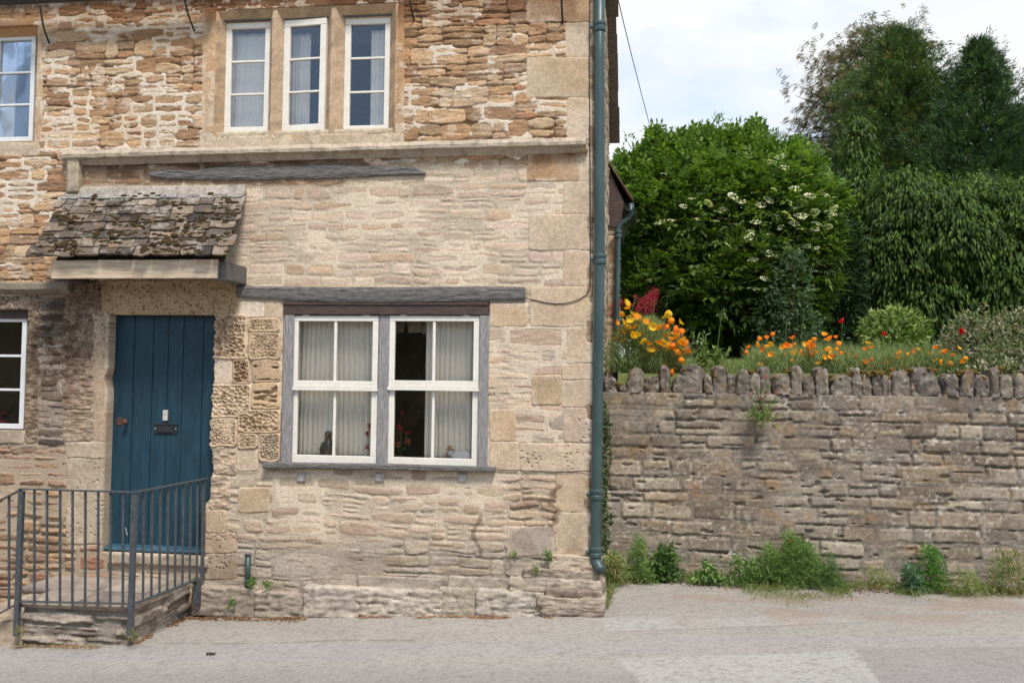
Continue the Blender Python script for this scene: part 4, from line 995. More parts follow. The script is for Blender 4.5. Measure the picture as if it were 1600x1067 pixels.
L0 = P(-110, 838, YR); L1 = P(-110, 1018, YR); flat(A0+[.005, 0, .0062], L0, .036, .011, 'top_rail')
flat(B0, B1, .030, .011, 'bottom_rail'); flat(B1+[0, 0, .001], WB, .030, .011, 'bottom_rail'); flat(B0+[0, 0, .001], L1, .030, .011, 'bottom_rail')
def bal(p, q, w=.014): return MB().bar(p, q, w, w, up=(0, 1, 0)).build('baluster', M['rail'], rail, bevel=.001)
for x in (54, 74, 94.5, 114, 134, 154, 173, 192.5):
    t = (x-34)/(210.5-34); p = A0*(1-t)+A1*t; q = B0*(1-t)+B1*t; bal(p, q)
n_ = 9
for i in range(1, n_+1):
    t = i/(n_+.0); t = t if i < n_ else .985
    p = A1*(1-t)+W1*t; q = B1*(1-t)+WB*t; bal(p, q, .014 if i < n_ else .026)
post(0, 0, 0, 0, 0, 'x') if False else None
e_ = WB+np.array([0, -.10, 0]); MB().box((e_[0]-.022, e_[1]-.022, e_[2]-.19), (e_[0]+.022, e_[1]+.022, e_[2]+.0)).build('post', M['rail'], rail, bevel=.002)
for i in range(1, 8):
    t = i/7.3; p = A0*(1-t)+L0*t; q = B0*(1-t)+L1*t; bal(p, q)

# ------------------------------------------------------------------ projecting foot of the wall: rough ledge stones
def ledge(px0, py0, px1, py1, Yf, c, rough=.02, seed=0, yb=.03):
    a = R(px0, py0, px1, py1, Yf); m = MB(); m.box((a[0], Yf, a[2]), (a[1], yb, a[3]))
    o = m.build('plinth_stone', M['stone'], house, rough=rough, res=.012, freq=11+seed % 5, col=stone_col(c, .38, seed, 8)); return o
for i, (x0_, y0_, x1_, y1_, yf, c_, rg_) in enumerate([
    (300,918,398,962,-.075,(170,156,138),.020),(398,926,478,966,-.085,(178,164,146),.020),(474,918,560,966,-.10,(192,180,164),.022),
    (556,922,690,966,-.10,(202,190,172),.024),(686,920,748,966,-.09,(182,170,150),.016),(744,924,836,964,-.11,(198,187,170),.024),
    (832,926,850,962,-.10,(196,184,164),.008),(846,950,942,966,-.15,(160,144,128),.020),(840,934,944,951,-.125,(186,170,150),.020),(852,921,938,935,-.10,(150,134,118),.018),
    (560,902,700,922,-.025,(180,168,150),.012),(700,902,800,924,-.03,(186,174,154),.012),(796,905,938,926,-.07,(190,176,156),.020),
    (818,890,936,908,-.05,(176,160,142),.022),(858,880,936,893,-.045,(204,186,160),.018),(862,868,924,884,-.04,(208,190,164),.016)]):
    ledge(x0_, y0_, x1_, y1_, yf, c_, rg_, i)
for k_, (z_a, z_b, ox_, oy_, cc_) in enumerate(((-.1, .055, .095, -.11, (176,160,142)), (.05, .12, .075, -.085, (206,190,168)), (.115, .175, .085, -.095, (164,148,130)))):
    MB().box((XC-.10, oy_, GZ0+z_a), (XC+ox_, .5, GZ0+z_b)).build('plinth_stone', M['stone'], house, rough=.020, res=.013, freq=13+k_, col=stone_col(cc_, .45, 31+k_))
m = MB(); m.box((XC-.06, -.05, GZ0+.16), (XC+.05, .6, GZ0+.36)); m.build('plinth_stone', M['stone'], house, rough=.03, res=.016, freq=12, col=stone_col((190,170,150), .4, 32))

# ------------------------------------------------------------------ garden wall
gw = empty('garden_wall', (2, GWY, GZ0), 'long grey brown drystone garden wall with a row of upright coping stones', 'wall')
WT = PZ(617, GWY, 1270)
def gfn(X, Z):
    A = zone(X, Z, 1001, [(166,154,138),(152,140,125),(178,166,148),(142,131,118),(160,148,133),(166,150,130),(148,138,127)], (150,141,129), (.004, .0105), relief=.011, strata=.0022,
             band=(.095, .165), width=(.17, .42), split=(.80, 1.0), patch=2.2, rnd=.014, warp=.010, chr_=.007, mrel=.006, lensf=.08)
    H, c = A[0], A[1]
    px, py = proj(X, 0*X+GWY, Z)
    n = fbm(X*2.2, Z*3.5, 4, 1010); m_ = fbm(X*17, Z*20, 4, 1011)
    dark = smst(.38, .60, n+.22*smst(800, 620, py)+.10*smst(1000, 1300, px)-.12)
    c = mixc(c, c*lin((146,140,135), 1)/.42, dark*.7)
    c = mixc(c, lin((176,164,146)), smst(.60, .70, m_)*.5)
    c = mixc(c, lin((176,138,92)), smst(.68, .75, fbm(X*6, Z*8, 4, 1012))*.3)
    c = mixc(c, lin((120,118,112)), smst(.60, .68, fbm(X*9, Z*9, 4, 1013))*smst(760, 640, py)*.5)
    hole_ = smst(.79, .82, fbm(X*7, Z*26, 2, 1014)); H = H-.02*hole_
    return H, np.clip(mixc(c, lin((200,194,182)), smst(.63, .70, fbm(X*34, Z*34, 4, 1020))*smst(.4, .6, fbm(X*3, Z*4, 3, 1021))*.6)*np.array([1.09, 1.05, .99]), .01, .9)
zz = axis(GZ0-.15, WT, .010); zz[-1] = WT
relief_mesh('wall', axis(-.62, 6.0, .010, breaks=((4.6, 9, .03),)), zz, gfn, lambda X, H, Z: np.stack([X, GWY-H, Z], 1), M['dark_stone'], gw, None, .38)
rng = np.random.RandomState(11)
cop = [(944,966,590),(966,985,604),(979,1006,577),(1006,1030,590),(1031,1048,572),(1050,1073,588),(1063,1101,571),(1101,1115,586),(1114,1137,573),(1135,1150,587),(1148,1171,580),(1170,1189,585),
       (1188,1207,575),(1209,1237,586),(1235,1254,573),(1254,1273,588),(1274,1296,575),(1298,1334,587),(1332,1350,576),(1349,1364,588),(1363,1380,587),(1380,1395,589),(1392,1425,580),(1424,1437,588),(1432,1476,576),
       (1474,1500,586),(1500,1523,580),(1524,1547,588),(1547,1562,576),(1563,1584,586),(1584,1606,585),(1606,1630,576),(1632,1652,584),(1652,1680,580),(1682,1700,572),(1702,1730,584),(1732,1756,578)]
YB = GWY+.14
for i, (xa, xb, yt) in enumerate(cop):
    a = P(xa, 600, YB-.14); b2 = P(xb, 600, YB-.14); zt_ = P((xa+xb)/2, yt, YB-.12)[2]; z0_ = WT-.004
    hh = zt_-z0_; cx = (a[0]+b2[0])/2; wx_ = (b2[0]-a[0])/2+.005; dy_ = rng.uniform(.12, .16); lean = rng.uniform(-.02, .02) if i != 24 else -.09
    bm = bmesh.new(); bmesh.ops.create_cube(bm, size=2); bmesh.ops.subdivide_edges(bm, edges=bm.edges[:], cuts=13, use_grid_fill=True)
    rc_ = lin([(124,113,99),(108,98,88),(140,128,112),(116,105,93),(130,119,105)][rng.randint(5)])*rng.uniform(.85, 1.1); pk = rng.uniform(.35, 1.0); cols_ = []
    for v in bm.verts:
        x, y, z = v.co; r_ = 4.6; n_ = (abs(x)**r_+abs(y)**r_+abs(max(z, 0)*pk)**(r_*.8))**(1/r_); s_ = 1/max(n_, .75)
        x *= min(s_, 1.15); y *= min(s_, 1.15); zf = (z+1)/2
        zf = min(zf, 1)*(1-.34*(abs(x)**2.0)*(z > 0)*pk)
        p = Vector((cx+x*wx_*(1-.10*max(z, 0))+lean*zf, YB+y*dy_, z0_+zf*hh))
        q = p*14+Vector((i*3.1, 0, 0)); d = Vector((mn.noise(q), mn.noise(q+Vector((9, 0, 0))), mn.noise(q+Vector((0, 9, 0)))))
        q = q*2.7; d += .5*Vector((mn.noise(q), mn.noise(q+Vector((9, 0, 0))), mn.noise(q+Vector((0, 9, 0)))))
        vo = mn.voronoi(p*17+Vector((i, 0, 0)))[0]; v.co = p+d*.013+v.normal*(.016*min(vo[1]-vo[0], .6)-.004)+Vector((0, 0, .05*min(vo[0], .5)*(z > .3)-.012*(z > .3))); 
    me = bpy.data.meshes.new('coping_stone'); bm.to_mesh(me); bm.free(); me.polygons.foreach_set('use_smooth', [True]*len(me.polygons))
    n = len(me.vertices); co = np.empty(n*3, np.float32); me.vertices.foreach_get('co', co); co = co.reshape(-1, 3)
    cc_ = rc_*(1+.6*(fbm(co[:, 0]*24+co[:, 1]*9, co[:, 2]*24, 5, i)-.5)*2)[:, None]
    cc_ = mixc(cc_, lin((178,168,154)), smst(.60, .66, fbm(co[:, 0]*26+5, co[:, 2]*26+co[:, 1]*12, 3, 50+i))*.55)
    cc_ = mixc(cc_, lin((150,116,70)), smst(.68, .74, fbm(co[:, 0]*14+9, co[:, 2]*14+co[:, 1]*12, 3, 90+i))*.5)
    ca = me.color_attributes.new('Col', 'FLOAT_COLOR', 'POINT'); c4 = np.ones((n, 4), np.float32); c4[:, :3] = cc_; ca.data.foreach_set('color', c4.ravel())
    link('coping_stone', me, M['dark_stone'], gw)
M['moss2'] = flat_mat('olive_moss', (84,68,36), (128,104,52), rough=1, scale=40, bump=(180, 1, .006), spec=.05)
mb = MB()
for (mx_, my_, n_) in ((1180,580,10),(1236,576,12),(1262,590,10),(1310,588,22),(1338,582,8),(1364,582,26),(1384,586,14),(1430,578,22),(1448,576,20),(1488,588,34),(1510,580,34),(1500,600,16),(1110,588,8),(1070,576,6),(960,596,6),(1556,576,10)):
    for k in range(n_):
        p = P(mx_+rng.uniform(-15, 15), my_+rng.uniform(-3, 5), YB-.13+rng.uniform(0, .2)); s = rng.uniform(.010, .024)
        mb.loft([[tuple(p+np.array([s*1.3*a_*math.cos(t), s*1.2*a_*math.sin(t), h*s*.9-.008])*(1+.0*k)) for t in np.linspace(0, 6.283, 8, endpoint=False)] for a_, h in ((.9, -.6), (1, 0), (.8, .5), (.4, .9), (.05, 1.05))])
mo = mb.build('moss', M['moss2'], gw, rough=.003, res=.01, freq=60); mo['kind'] = 'stuff'

# ------------------------------------------------------------------ garden ground
def LZ(x, y): return WT+.19+.07*np.clip(y-2.0, 0, 10)+.012*np.clip(y-12, 0, 60)
gx = ax2(-60, -.5, 9, 200, .12); gy = np.concatenate([[1.78, 1.80], np.arange(1.84, 14, .12), np.arange(14, 60, 1.5), np.arange(60, 400, 20)])
gx = gx[gx >= -.45] if False else gx
X, Y = np.meshgrid(gx[gx > -.46], gy); Z = np.where(Y < 1.79, WT-.3, LZ(X, Y)+.05*(fbm(X*.9, Y*.9, 3, 400)-.5))
cg = lin((118,126,72), .55)*(1+.5*(fbm(X*2, Y*2, 4, 401)-.5))[..., None]
lawn = mesh_np('lawn', np.stack([X, Y, Z], -1).reshape(-1, 3), (lambda i: np.stack([i[:-1, :-1], i[:-1, 1:], i[1:, 1:], i[1:, :-1]], -1).reshape(-1, 4))(np.arange(X.size).reshape(X.shape)), M['road'], None, cg.reshape(-1, 3))
tag(lawn, kind='structure')
# ------------------------------------------------------------------ foliage
def unit(a): return a/np.maximum(np.linalg.norm(a, axis=-1, keepdims=True), 1e-9)
def leaves_arrays(c, d, n, L, Wd, fold=.25, droop=.0):
    """leaf blades: base c, along d, facing n. returns verts, quads (two per leaf)"""
    d = unit(d); s = unit(np.cross(d, n)); n = unit(np.cross(s, d)); L = np.asarray(L)[:, None]; Wd = np.asarray(Wd)[:, None]
    b = c; t = c+d*L-n*0+np.array([0, 0, -1])*droop*L; m = c+d*L*.45
    l = m+s*Wd*.5+n*fold*Wd; r = m-s*Wd*.5+n*fold*Wd; mm = m-np.array([0, 0, 1])*droop*L*.2
    V = np.stack([b, l, t, r, mm], 1).reshape(-1, 3); k = np.arange(len(c))[:, None]*5
    F = np.concatenate([k+np.array([[0, 4, 1, 1]])*0+np.array([[0, 4, 2, 1]]), k+np.array([[0, 3, 2, 4]])])
    return V, F
def leaf_obj(name, c, d, n, L, Wd, col, mat, parent, fold=.25, droop=0.0):
    V, F = leaves_arrays(c, d, n, L, Wd, fold, droop)
    return mesh_np(name, V, F, M[mat], parent, np.repeat(col, 5, 0), smooth=False)
def jitcol(rng, N, pal, amp=.25, k=KALB):
    p = lin(np.array(pal), k)[rng.randint(0, len(pal), N)]; return np.clip(p*(1+amp*rng.uniform(-1, 1, (N, 1))), .004, .9)
def rdir(rng, N): return unit(rng.normal(size=(N, 3)))
def limb(mb, p, q, r0, r1, bend=.12, seed=0, n=7):
    p = Vector(p); q = Vector(q); L = (q-p).length; pts = []
    for i in range(n):
        t = i/(n-1); o = Vector((mn.noise(Vector((t*2, seed, 1))), mn.noise(Vector((t*2, seed, 5))), mn.noise(Vector((t*2, seed, 9)))))*bend*L*math.sin(math.pi*min(t, 1))*1.4
        pts.append(p.lerp(q, t)+o)
    mb.tube(pts, [r0+(r1-r0)*i/(n-1) for i in range(n)], 7); return pts
def lump_points(rng, N, lumps, shell=(.72, 1.0), amp=.18, f=2.2, seed=0):
    """points through the outer volume of several rounded masses; also outward normals"""
    vols = np.array([l[3]*l[4]*l[5] for l in lumps])**(2/3); ks = rng.choice(len(lumps), N, p=vols/vols.sum()); Lm = np.array(lumps)[ks]
    d = rdir(rng, N); rr = rng.uniform(shell[0], shell[1], N)**.7
    u = fbm(d[:, 0]*f+Lm[:, 0], d[:, 2]*f+d[:, 1]*f+7, 4, seed); rr = rr*(1+amp*2*(u-.5))
    u2 = fbm(d[:, 0]*f*3.3+Lm[:, 0]*2, d[:, 2]*f*3.3+d[:, 1]*3, 2, seed+5); rr = rr*(1+amp*(u2-.5))
    c = Lm[:, :3]+d*Lm[:, 3:6]*rr[:, None]; nrm = unit(d/Lm[:, 3:6]); 
    # drop points deep inside another lump
    keep = np.ones(N, bool)
    for k, l in enumerate(lumps):
        q = np.linalg.norm((c-np.array(l[:3]))/np.array(l[3:6]), axis=1); keep &= ~((q < .62) & (ks != k))
    return c[keep], nrm[keep]
def W3(px, py, Y): return np.array(P(px, py, Y))

# --- elder in flower
rng = np.random.RandomState(21)
YE = 6.2; pxm = FPX/(YE+7.6)
base = W3(1150, 560, YE); base[2] = LZ(base[0], YE)
el = empty('elder_bush', tuple(base), 'big bright green elder bush in creamy flower beyond the garden wall', 'bush')
lm = []
for (cx, cy, rx, ry_, dy) in ((1120,350,150,140,0),(1060,330,105,115,.1),(1200,330,100,110,-.2),(1240,380,72,110,-.1),(1010,400,66,120,.4),(1130,450,150,110,-.3),(1020,480,70,80,.1),(1230,470,60,90,0),(1160,245,44,42,0),(1070,250,60,38,.2),(1000,290,45,55,.3),(1215,280,55,45,0),(1275,335,40,50,0),(1110,250,60,38,0),(1265,420,45,80,0),(1178,228,26,34,.1),(1030,236,30,36,0),(1248,258,30,34,-.1),(975,285,26,50,.3),(1298,310,26,34,0),(1095,225,26,26,.2)):
    p = W3(cx, cy, YE+dy); lm.append((p[0], p[1], p[2], rx/pxm*.9, rx/pxm*.9 if rx < 120 else 1.1, ry_/pxm*.88))
c, n = lump_points(rng, 21000, lm, (.30, 1.03), .2, 2.6, 3)
k = c[:, 2] > LZ(0, YE)-.1; c = c[k]; n = n[k]; N = len(c)
axd = unit(n*.8+rdir(rng, N)*.7+np.array([0, 0, .25]))
C_, D_, N_, L_, Wd_, K_ = [], [], [], [], [], []
sid = unit(np.cross(axd, rdir(rng, N)*.3+np.array([0, 0, 1.0]))); nn = unit(np.cross(sid, axd)); nn = np.where(nn[:, 2:3] < 0, -nn, nn)
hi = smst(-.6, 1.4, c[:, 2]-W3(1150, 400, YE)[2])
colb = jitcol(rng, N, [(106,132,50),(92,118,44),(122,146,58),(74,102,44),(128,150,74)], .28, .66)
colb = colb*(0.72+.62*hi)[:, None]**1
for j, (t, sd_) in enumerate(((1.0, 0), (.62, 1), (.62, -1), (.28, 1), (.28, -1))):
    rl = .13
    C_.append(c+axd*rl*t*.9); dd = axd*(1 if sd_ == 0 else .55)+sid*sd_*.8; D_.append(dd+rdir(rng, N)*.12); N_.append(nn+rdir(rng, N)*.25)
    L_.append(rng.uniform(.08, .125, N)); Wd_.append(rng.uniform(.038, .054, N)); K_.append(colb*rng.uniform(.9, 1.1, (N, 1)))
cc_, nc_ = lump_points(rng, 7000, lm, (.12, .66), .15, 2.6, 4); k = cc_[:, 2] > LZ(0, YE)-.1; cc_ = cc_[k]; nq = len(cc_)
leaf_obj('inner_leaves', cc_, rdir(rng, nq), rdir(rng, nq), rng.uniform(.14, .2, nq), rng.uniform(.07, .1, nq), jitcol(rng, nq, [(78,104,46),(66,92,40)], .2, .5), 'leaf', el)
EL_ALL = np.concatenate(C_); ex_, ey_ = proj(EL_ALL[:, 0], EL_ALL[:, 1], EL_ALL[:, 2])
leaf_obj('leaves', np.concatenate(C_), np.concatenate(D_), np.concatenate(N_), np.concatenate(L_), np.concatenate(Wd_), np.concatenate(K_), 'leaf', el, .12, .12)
mb = MB(); 
for i in range(22):
    l = lm[i % len(lm)]; limb(mb, base+rng.uniform(-.25, .25, 3)*[1, 1, 0], np.array(l[:3])+rng.normal(0, .15, 3)-np.array([0, 0, .25]), .030, .006, .15, i)
for (a_, b_) in (((1248, 440), (1283, 410)), ((1240, 425), (1262, 422)), ((1255, 437), (1286, 405))): limb(mb, W3(*a_, YE-.5), W3(*b_, YE-1.0), .012, .006, .1, 3)
mb.build('trunk', M['bark'], el, smooth=True)
# top shoots standing clear
mbp = []
for (px_, py_, h_) in ((1160,215,30),(1140,218,26),(1185,214,24),(1075,222,22),(1010,225,20),(1215,225,18),(1100,212,16),(985,232,18),(1235,235,16),(1045,215,18),(965,262,16),(1290,262,18),(1305,300,16),(1262,240,16),(1025,214,14),(1125,205,16)):
    for q in range(6): mbp.append((px_+rng.uniform(-9, 9), py_-6+rng.uniform(-h_*.7, h_*.8)))
c2 = np.array([W3(a_, b_, YE+rng.uniform(-.3, .3)) for a_, b_ in mbp for _ in range(6)])+rng.normal(0, .03, (len(mbp)*6, 3)); N = len(c2)
leaf_obj('leaves', c2, rdir(rng, N)+np.array([0, 0, .5]), rdir(rng, N)+np.array([0, -.6, .8]), rng.uniform(.07, .10, N), rng.uniform(.028, .036, N), jitcol(rng, N, [(126,160,72),(110,148,58)], .2, .55), 'leaf', el)
# umbels
def umbel_mesh():
    r_ = np.random.RandomState(9); N = 90; a = r_.uniform(0, 6.28, N); q = np.sqrt(r_.uniform(0, 1, N))*.062
    c = np.stack([q*np.cos(a), q*np.sin(a), -.25*q*q/.062+r_.uniform(-.004, .006, N)], 1)
    V, F = leaves_arrays(c, np.stack([np.cos(a*3), np.sin(a*3), 0*a+.2], 1), np.tile([0, 0, 1.], (N, 1)), np.full(N, .016), np.full(N, .015), .05)
    return V, F, np.repeat(jitcol(r_, N, [(244,238,206),(236,230,188),(250,246,224)], .08, .98), 5, 0)
V, F, K = umbel_mesh()
umb = mesh_np('flower_head', V, F, M['petal'], el, K, smooth=False, world=False)
upos = [(1123,335),(1128,325),(1132,328),(1172,362),(1180,350),(1166,368),(1090,345),(1105,320),(1155,318),(1145,305),(1113,345),(1122,355),(1148,352),(1160,345),(1185,320),(1217,240),(1252,340),(1262,335),(1255,355),(1270,330),(1280,345),(1250,315),(1240,325),(1236,310),(1262,308),(1276,305),(1288,300),(1268,366),(1277,362),(1290,340),(1285,330),(1290,352),(1245,350),(1238,345),(1195,392),(1180,400),(1212,402),(1140,380),(1048,340),(1030,346),(1092,300),(1110,268),(1040,275),(1228,405),(1180,455),(1198,315),(1064,325),(1300,322),(1305,338),(1218,352),(1208,338),(1228,330),(1232,362),(1246,372),(1258,384),(1225,378),(1205,370),(1240,396),(1276,382),(1215,425),(1195,430),(1200,250),(1230,262),(1256,285),(1240,290),(1210,300),(1135,345),(1100,360),(1078,310)]
for i, (a_, b_) in enumerate(upos):
    o = umb if i == 0 else umb.copy()
    if i: C.objects.link(o); o.parent = el
    o.matrix_parent_inverse = Matrix.Translation(-Vector(el.location))
    a_ += rng.uniform(-5, 5); b_ += rng.uniform(-5, 5); nr = (np.abs(ex_-a_) < 7) & (np.abs(ey_-b_) < 7)
    yf_ = np.percentile(EL_ALL[nr, 1], 3) if nr.sum() > 8 else YE-.5
    o.location = W3(a_, b_, yf_-.04)
    s_ = rng.uniform(.7, 1.25); o.scale = (s_, s_, s_); o.rotation_euler = (rad(rng.uniform(15, 60)), rad(rng.uniform(-20, 20)), rng.uniform(0, 6.28)) if i % 2 else (rad(rng.uniform(10, 50)), 0, rad(rng.uniform(-30, 30)))

# --- conifers
def conifer(px_, pyt, Y, outline, N, name, label, pal, group, blade=(.10, .2), droop=.25, dens=1.0, seed=0, sparse=0, base_y=555, k=.80):
    rng = np.random.RandomState(seed); ax_ = W3(px_, 400, Y); zt = W3(px_, pyt, Y)[2]; zb = float(LZ(ax_[0], Y))
    t = empty(name, (ax_[0], Y, zb), label, 'tree', group)
    ol = [(W3(px_, y_, Y)[2], (l_)/(FPX/(Y+7.6)), (r_)/(FPX/(Y+7.6))) for y_, l_, r_ in outline]; oz = np.array([o[0] for o in ol])[::-1]; olL = np.array([o[1] for o in ol])[::-1]; olR = np.array([o[2] for o in ol])[::-1]
    mb = MB(); limb(mb, (ax_[0], Y, zb-.1), (ax_[0], Y, zt-.3), .17, .02, .02, seed, 12)
    Cs, Ds, Ls = [], [], []
    nb = int(N)
    for i in range(nb):
        z = zb+.3+(zt-zb-.35)*rng.uniform(0, 1)**(.85); az = rng.uniform(0, 2*math.pi); ca, sa = math.cos(az), math.sin(az)
        rL, rR = np.interp(z, oz, olL), np.interp(z, oz, olR); R_ = (rR if ca > 0 else rL)*abs(ca)+(rL+rR)/2*abs(sa)
        R_ *= rng.uniform(.55, 1.05) if i % 3 else rng.uniform(.9, 1.36); rise = rng.uniform(.1, .75)*R_ if not sparse else rng.uniform(-.25, .2)*R_
        p0 = np.array([ax_[0], Y, z-.2*R_]); p1 = np.array([ax_[0]+ca*R_, Y+sa*R_*.9, z+rise])
        if i % 4 == 0 and R_ > .15: limb(mb, p0, p0*.15+p1*.85, .03*min(1, R_), .004, .04, i+seed*100, 5)
        m_ = int((10 if not sparse else 7)*max(.5, R_)); tt = rng.uniform(.35 if not sparse else .3, 1.0, m_)**.75
        cc = p0+(p1-p0)*tt[:, None]+rng.normal(0, .07*(1+sparse), (m_, 3))-np.array([0, 0, 1])*rng.uniform(0, .12+sparse*.3, m_)[:, None]
        Cs.append(cc); Ds.append(np.tile(unit((p1-p0)[None])[0], (m_, 1)))
    c = np.concatenate(Cs); d = np.concatenate(Ds); K = 15
    N2 = len(c); c = np.repeat(c, K, 0); d = np.repeat(d, K, 0); M_ = len(c)
    dd = d+rdir(rng, M_)*(.62)+np.array([0, 0, -droop if sparse else .15])*1.0
    L_ = rng.uniform(*blade, M_); wq = .15; cj = np.repeat(jitcol(rng, N2, pal, .3, k), K, 0)*rng.uniform(.8, 1.2, (M_, 1))
    leaf_obj('foliage', c+rng.normal(0, .035, (M_, 3)), dd, rdir(rng, M_), L_, L_*wq, cj, 'dleaf', t, .1, droop)
    mb.build('trunk', M['bark'], t, smooth=True)
    return t
conifer(1415, 44, 14, [(36,2,2),(60,18,9),(85,38,20),(110,54,32),(160,70,44),(210,80,54),(260,88,74),(380,95,95),(480,90,100),(560,70,70)], 1000, 'cypress_tree', 'tall dark feathery cypress rising behind the hedge, the fuller of the two',
        [(88,112,54),(70,96,48),(106,128,62),(120,126,64),(60,86,46)], 'dark cypresses behind the hedge', (.06, .13), .1, seed=31)
conifer(1530, 62, 13.2, [(56,2,2),(85,8,18),(110,16,28),(150,30,38),(200,46,54),(240,66,72),(300,88,90),(400,100,110),(560,80,80)], 1000, 'cypress_tree', 'dark cypress at the right edge with a loose pointed top',
        [(78,104,58),(64,90,52),(96,120,64),(56,80,48)], 'dark cypresses behind the hedge', (.06, .13), .1, seed=32)
conifer(1640, 190, 13.5, [(190,2,2),(260,70,80),(400,110,110),(560,90,90)], 500, 'cypress_tree', 'low dark cypress half cut off by the right edge of the picture',
        [(70,102,66),(58,88,58),(86,116,72)], 'dark cypresses behind the hedge', (.06, .13), .1, seed=35)
conifer(1362, 36, 16, [(36,6,6),(60,46,60),(110,92,60),(160,104,60),(230,126,50),(300,135,50),(420,90,50),(560,50,50)], 620, 'larch_tree', 'thin brownish conifer with drooping twigs against the sky',
        [(124,116,72),(104,102,62),(140,116,80),(116,94,70),(90,98,58)], None, (.07, .15), .4, seed=33, sparse=1)
conifer(1375, 36, 16.3, [(36,12,10),(60,36,40),(110,52,40),(200,60,40),(300,60,50),(560,50,50)], 170, 'larch_tree', 'olive brown conifer filling the gap between the thin one and the cypress',
        [(104,100,54),(84,86,46),(112,100,60)], None, (.06, .13), .3, seed=34, sparse=0)

# --- creeper-clad hedge
rng = np.random.RandomState(41); YH = 9.5; pxh = FPX/(YH+7.6)
hb = W3(1450, 560, YH); hb[2] = float(LZ(hb[0], YH))
hd = empty('hedge', tuple(hb), 'tall rounded dark green hedge of drooping pointed leaves in front of the cypresses', 'hedge')
lm = []
for (cx, cy, rx, ry_, dy) in ((1420,330,75,70,0),(1400,410,85,110,.1),(1480,370,85,95,-.2),(1530,330,70,62,.2),(1600,350,90,75,0),(1560,440,100,110,-.1),(1450,480,100,90,0),(1640,450,100,120,0),(1345,330,34,85,.5),(1342,240,26,70,.9),(1352,440,45,90,.3)):
    p = W3(cx, cy, YH+dy); lm.append((p[0], p[1], p[2], rx/pxh*.9, min(rx/pxh, .9), ry_/pxh*.9))
c, n = lump_points(rng, 24000, lm, (.6, 1.02), .26, 3.6, 8)
k = c[:, 2] > LZ(0, YH)-.2; c, n = c[k], n[k]; N = len(c); c = np.repeat(c, 3, 0)+rng.normal(0, .05, (N*3, 3)); n = np.repeat(n, 3, 0)
dd = n*.55+np.array([0, 0, -.75])+rdir(rng, N*3)*.35
cj = np.repeat(jitcol(rng, N, [(84,110,38),(68,94,34),(98,122,44),(56,82,32),(108,130,48)], .34, .64), 3, 0)*rng.uniform(.85, 1.15, (N*3, 1))
leaf_obj('leaves', c, dd, n+rdir(rng, N*3)*.4+np.array([0, 0, .4]), rng.uniform(.08, .13, N*3), rng.uniform(.030, .046, N*3), cj, 'leaf', hd, .15, .2)
mb = MB()
for l in lm: limb(mb, (l[0], l[1], float(LZ(0, YH))-.1), (l[0], l[1], l[2]), .04, .015, .1, 1)
mb.build('trunk', M['bark'], hd, smooth=True)
# low dark hedge linking elder and creeper, and closing the view behind them
def mass(name, label, cat, lumps, Y, N, pal, L, Wr, k=.5, mat='leaf', droop=.1, seed=0, up=.3, core=(.5, 1.02), group=None, kind=None):
    rng = np.random.RandomState(seed); s_ = FPX/(Y+7.6); lm = []
    for (cx, cy, rx, ry_, dy) in lumps: p = W3(cx, cy, Y+dy); lm.append((p[0], p[1], p[2], rx/s_, min(rx/s_, 1.1), ry_/s_))
    b = np.array(lm[0][:3]); b[2] = float(LZ(b[0], Y)) if Y > 1.8 else lm[0][2]-lm[0][5]
    t = empty(name, tuple(b), label, cat, group)
    c, n = lump_points(rng, N, lm, core, .34, 2.9, seed)
    zf = (LZ(0, Y)-.15) if Y > 1.8 else -9
    q = c[:, 2] > zf; c, n = c[q], n[q]; N = len(c)
    leaf_obj('leaves', c, n*.6+rdir(rng, N)*.6+np.array([0, 0, up]), n+rdir(rng, N)*.5+np.array([0, -.2, .5]), rng.uniform(*L, N), rng.uniform(L[0], L[1], N)*Wr, jitcol(rng, N, pal, .3, k), mat, t, .15, droop)
    mb = MB()
    for i, l in enumerate(lm[:8]):
        for j in range(3): limb(mb, (b[0]+(l[0]-b[0])*.5, b[1]+(l[1]-b[1])*.5, b[2]-.03), np.array(l[:3])+rng.normal(0, .3, 3)*np.array([l[3], l[4], l[5]]), .012*max(1, l[3]), .003, .15, i+j, 6)
    mb.build('stems', M['bark'], t, smooth=True)
    return t
mass('laurel_bush', 'dark shaded bush filling the gap between the elder and the tall hedge', 'bush', [(1305,430,45,100,0),(1310,520,50,60,.2),(1290,370,30,60,.4)], 8.2, 9000, [(50,78,34),(38,60,30),(66,92,40)], (.08, .13), .34, seed=51)
mass('yew_hedge', 'dark background hedge closing the garden behind the bushes', 'hedge', [(x, 460, 90, 130 if x > 1310 else 180, 0) for x in range(1010, 1760, 90)], 11.5, 26000, [(34,52,30),(28,44,26),(42,60,32)], (.08, .14), .3, seed=52)
mass('honeysuckle', 'pale green climber with grey green leaves at the right foot of the elder', 'climber', [(1235,450,32,70,0),(1245,520,36,50,.1),(1210,500,30,50,0)], 4.9, 2400, [(116,140,98),(90,120,74),(134,152,116),(70,98,56)], (.05, .085), .5, seed=53, k=.5)
mass('philadelphus_shrub', 'light green rounded shrub between two red poppies behind the wall', 'shrub', [(1395,530,42,34,0),(1370,515,26,26,.1),(1425,520,26,28,0),(1400,500,30,18,0),(1385,560,40,24,-.1)], 4.2, 3300, [(152,172,86),(134,158,72),(170,186,108),(110,138,60),(182,194,126)], (.06, .095), .36, seed=54, k=.6)
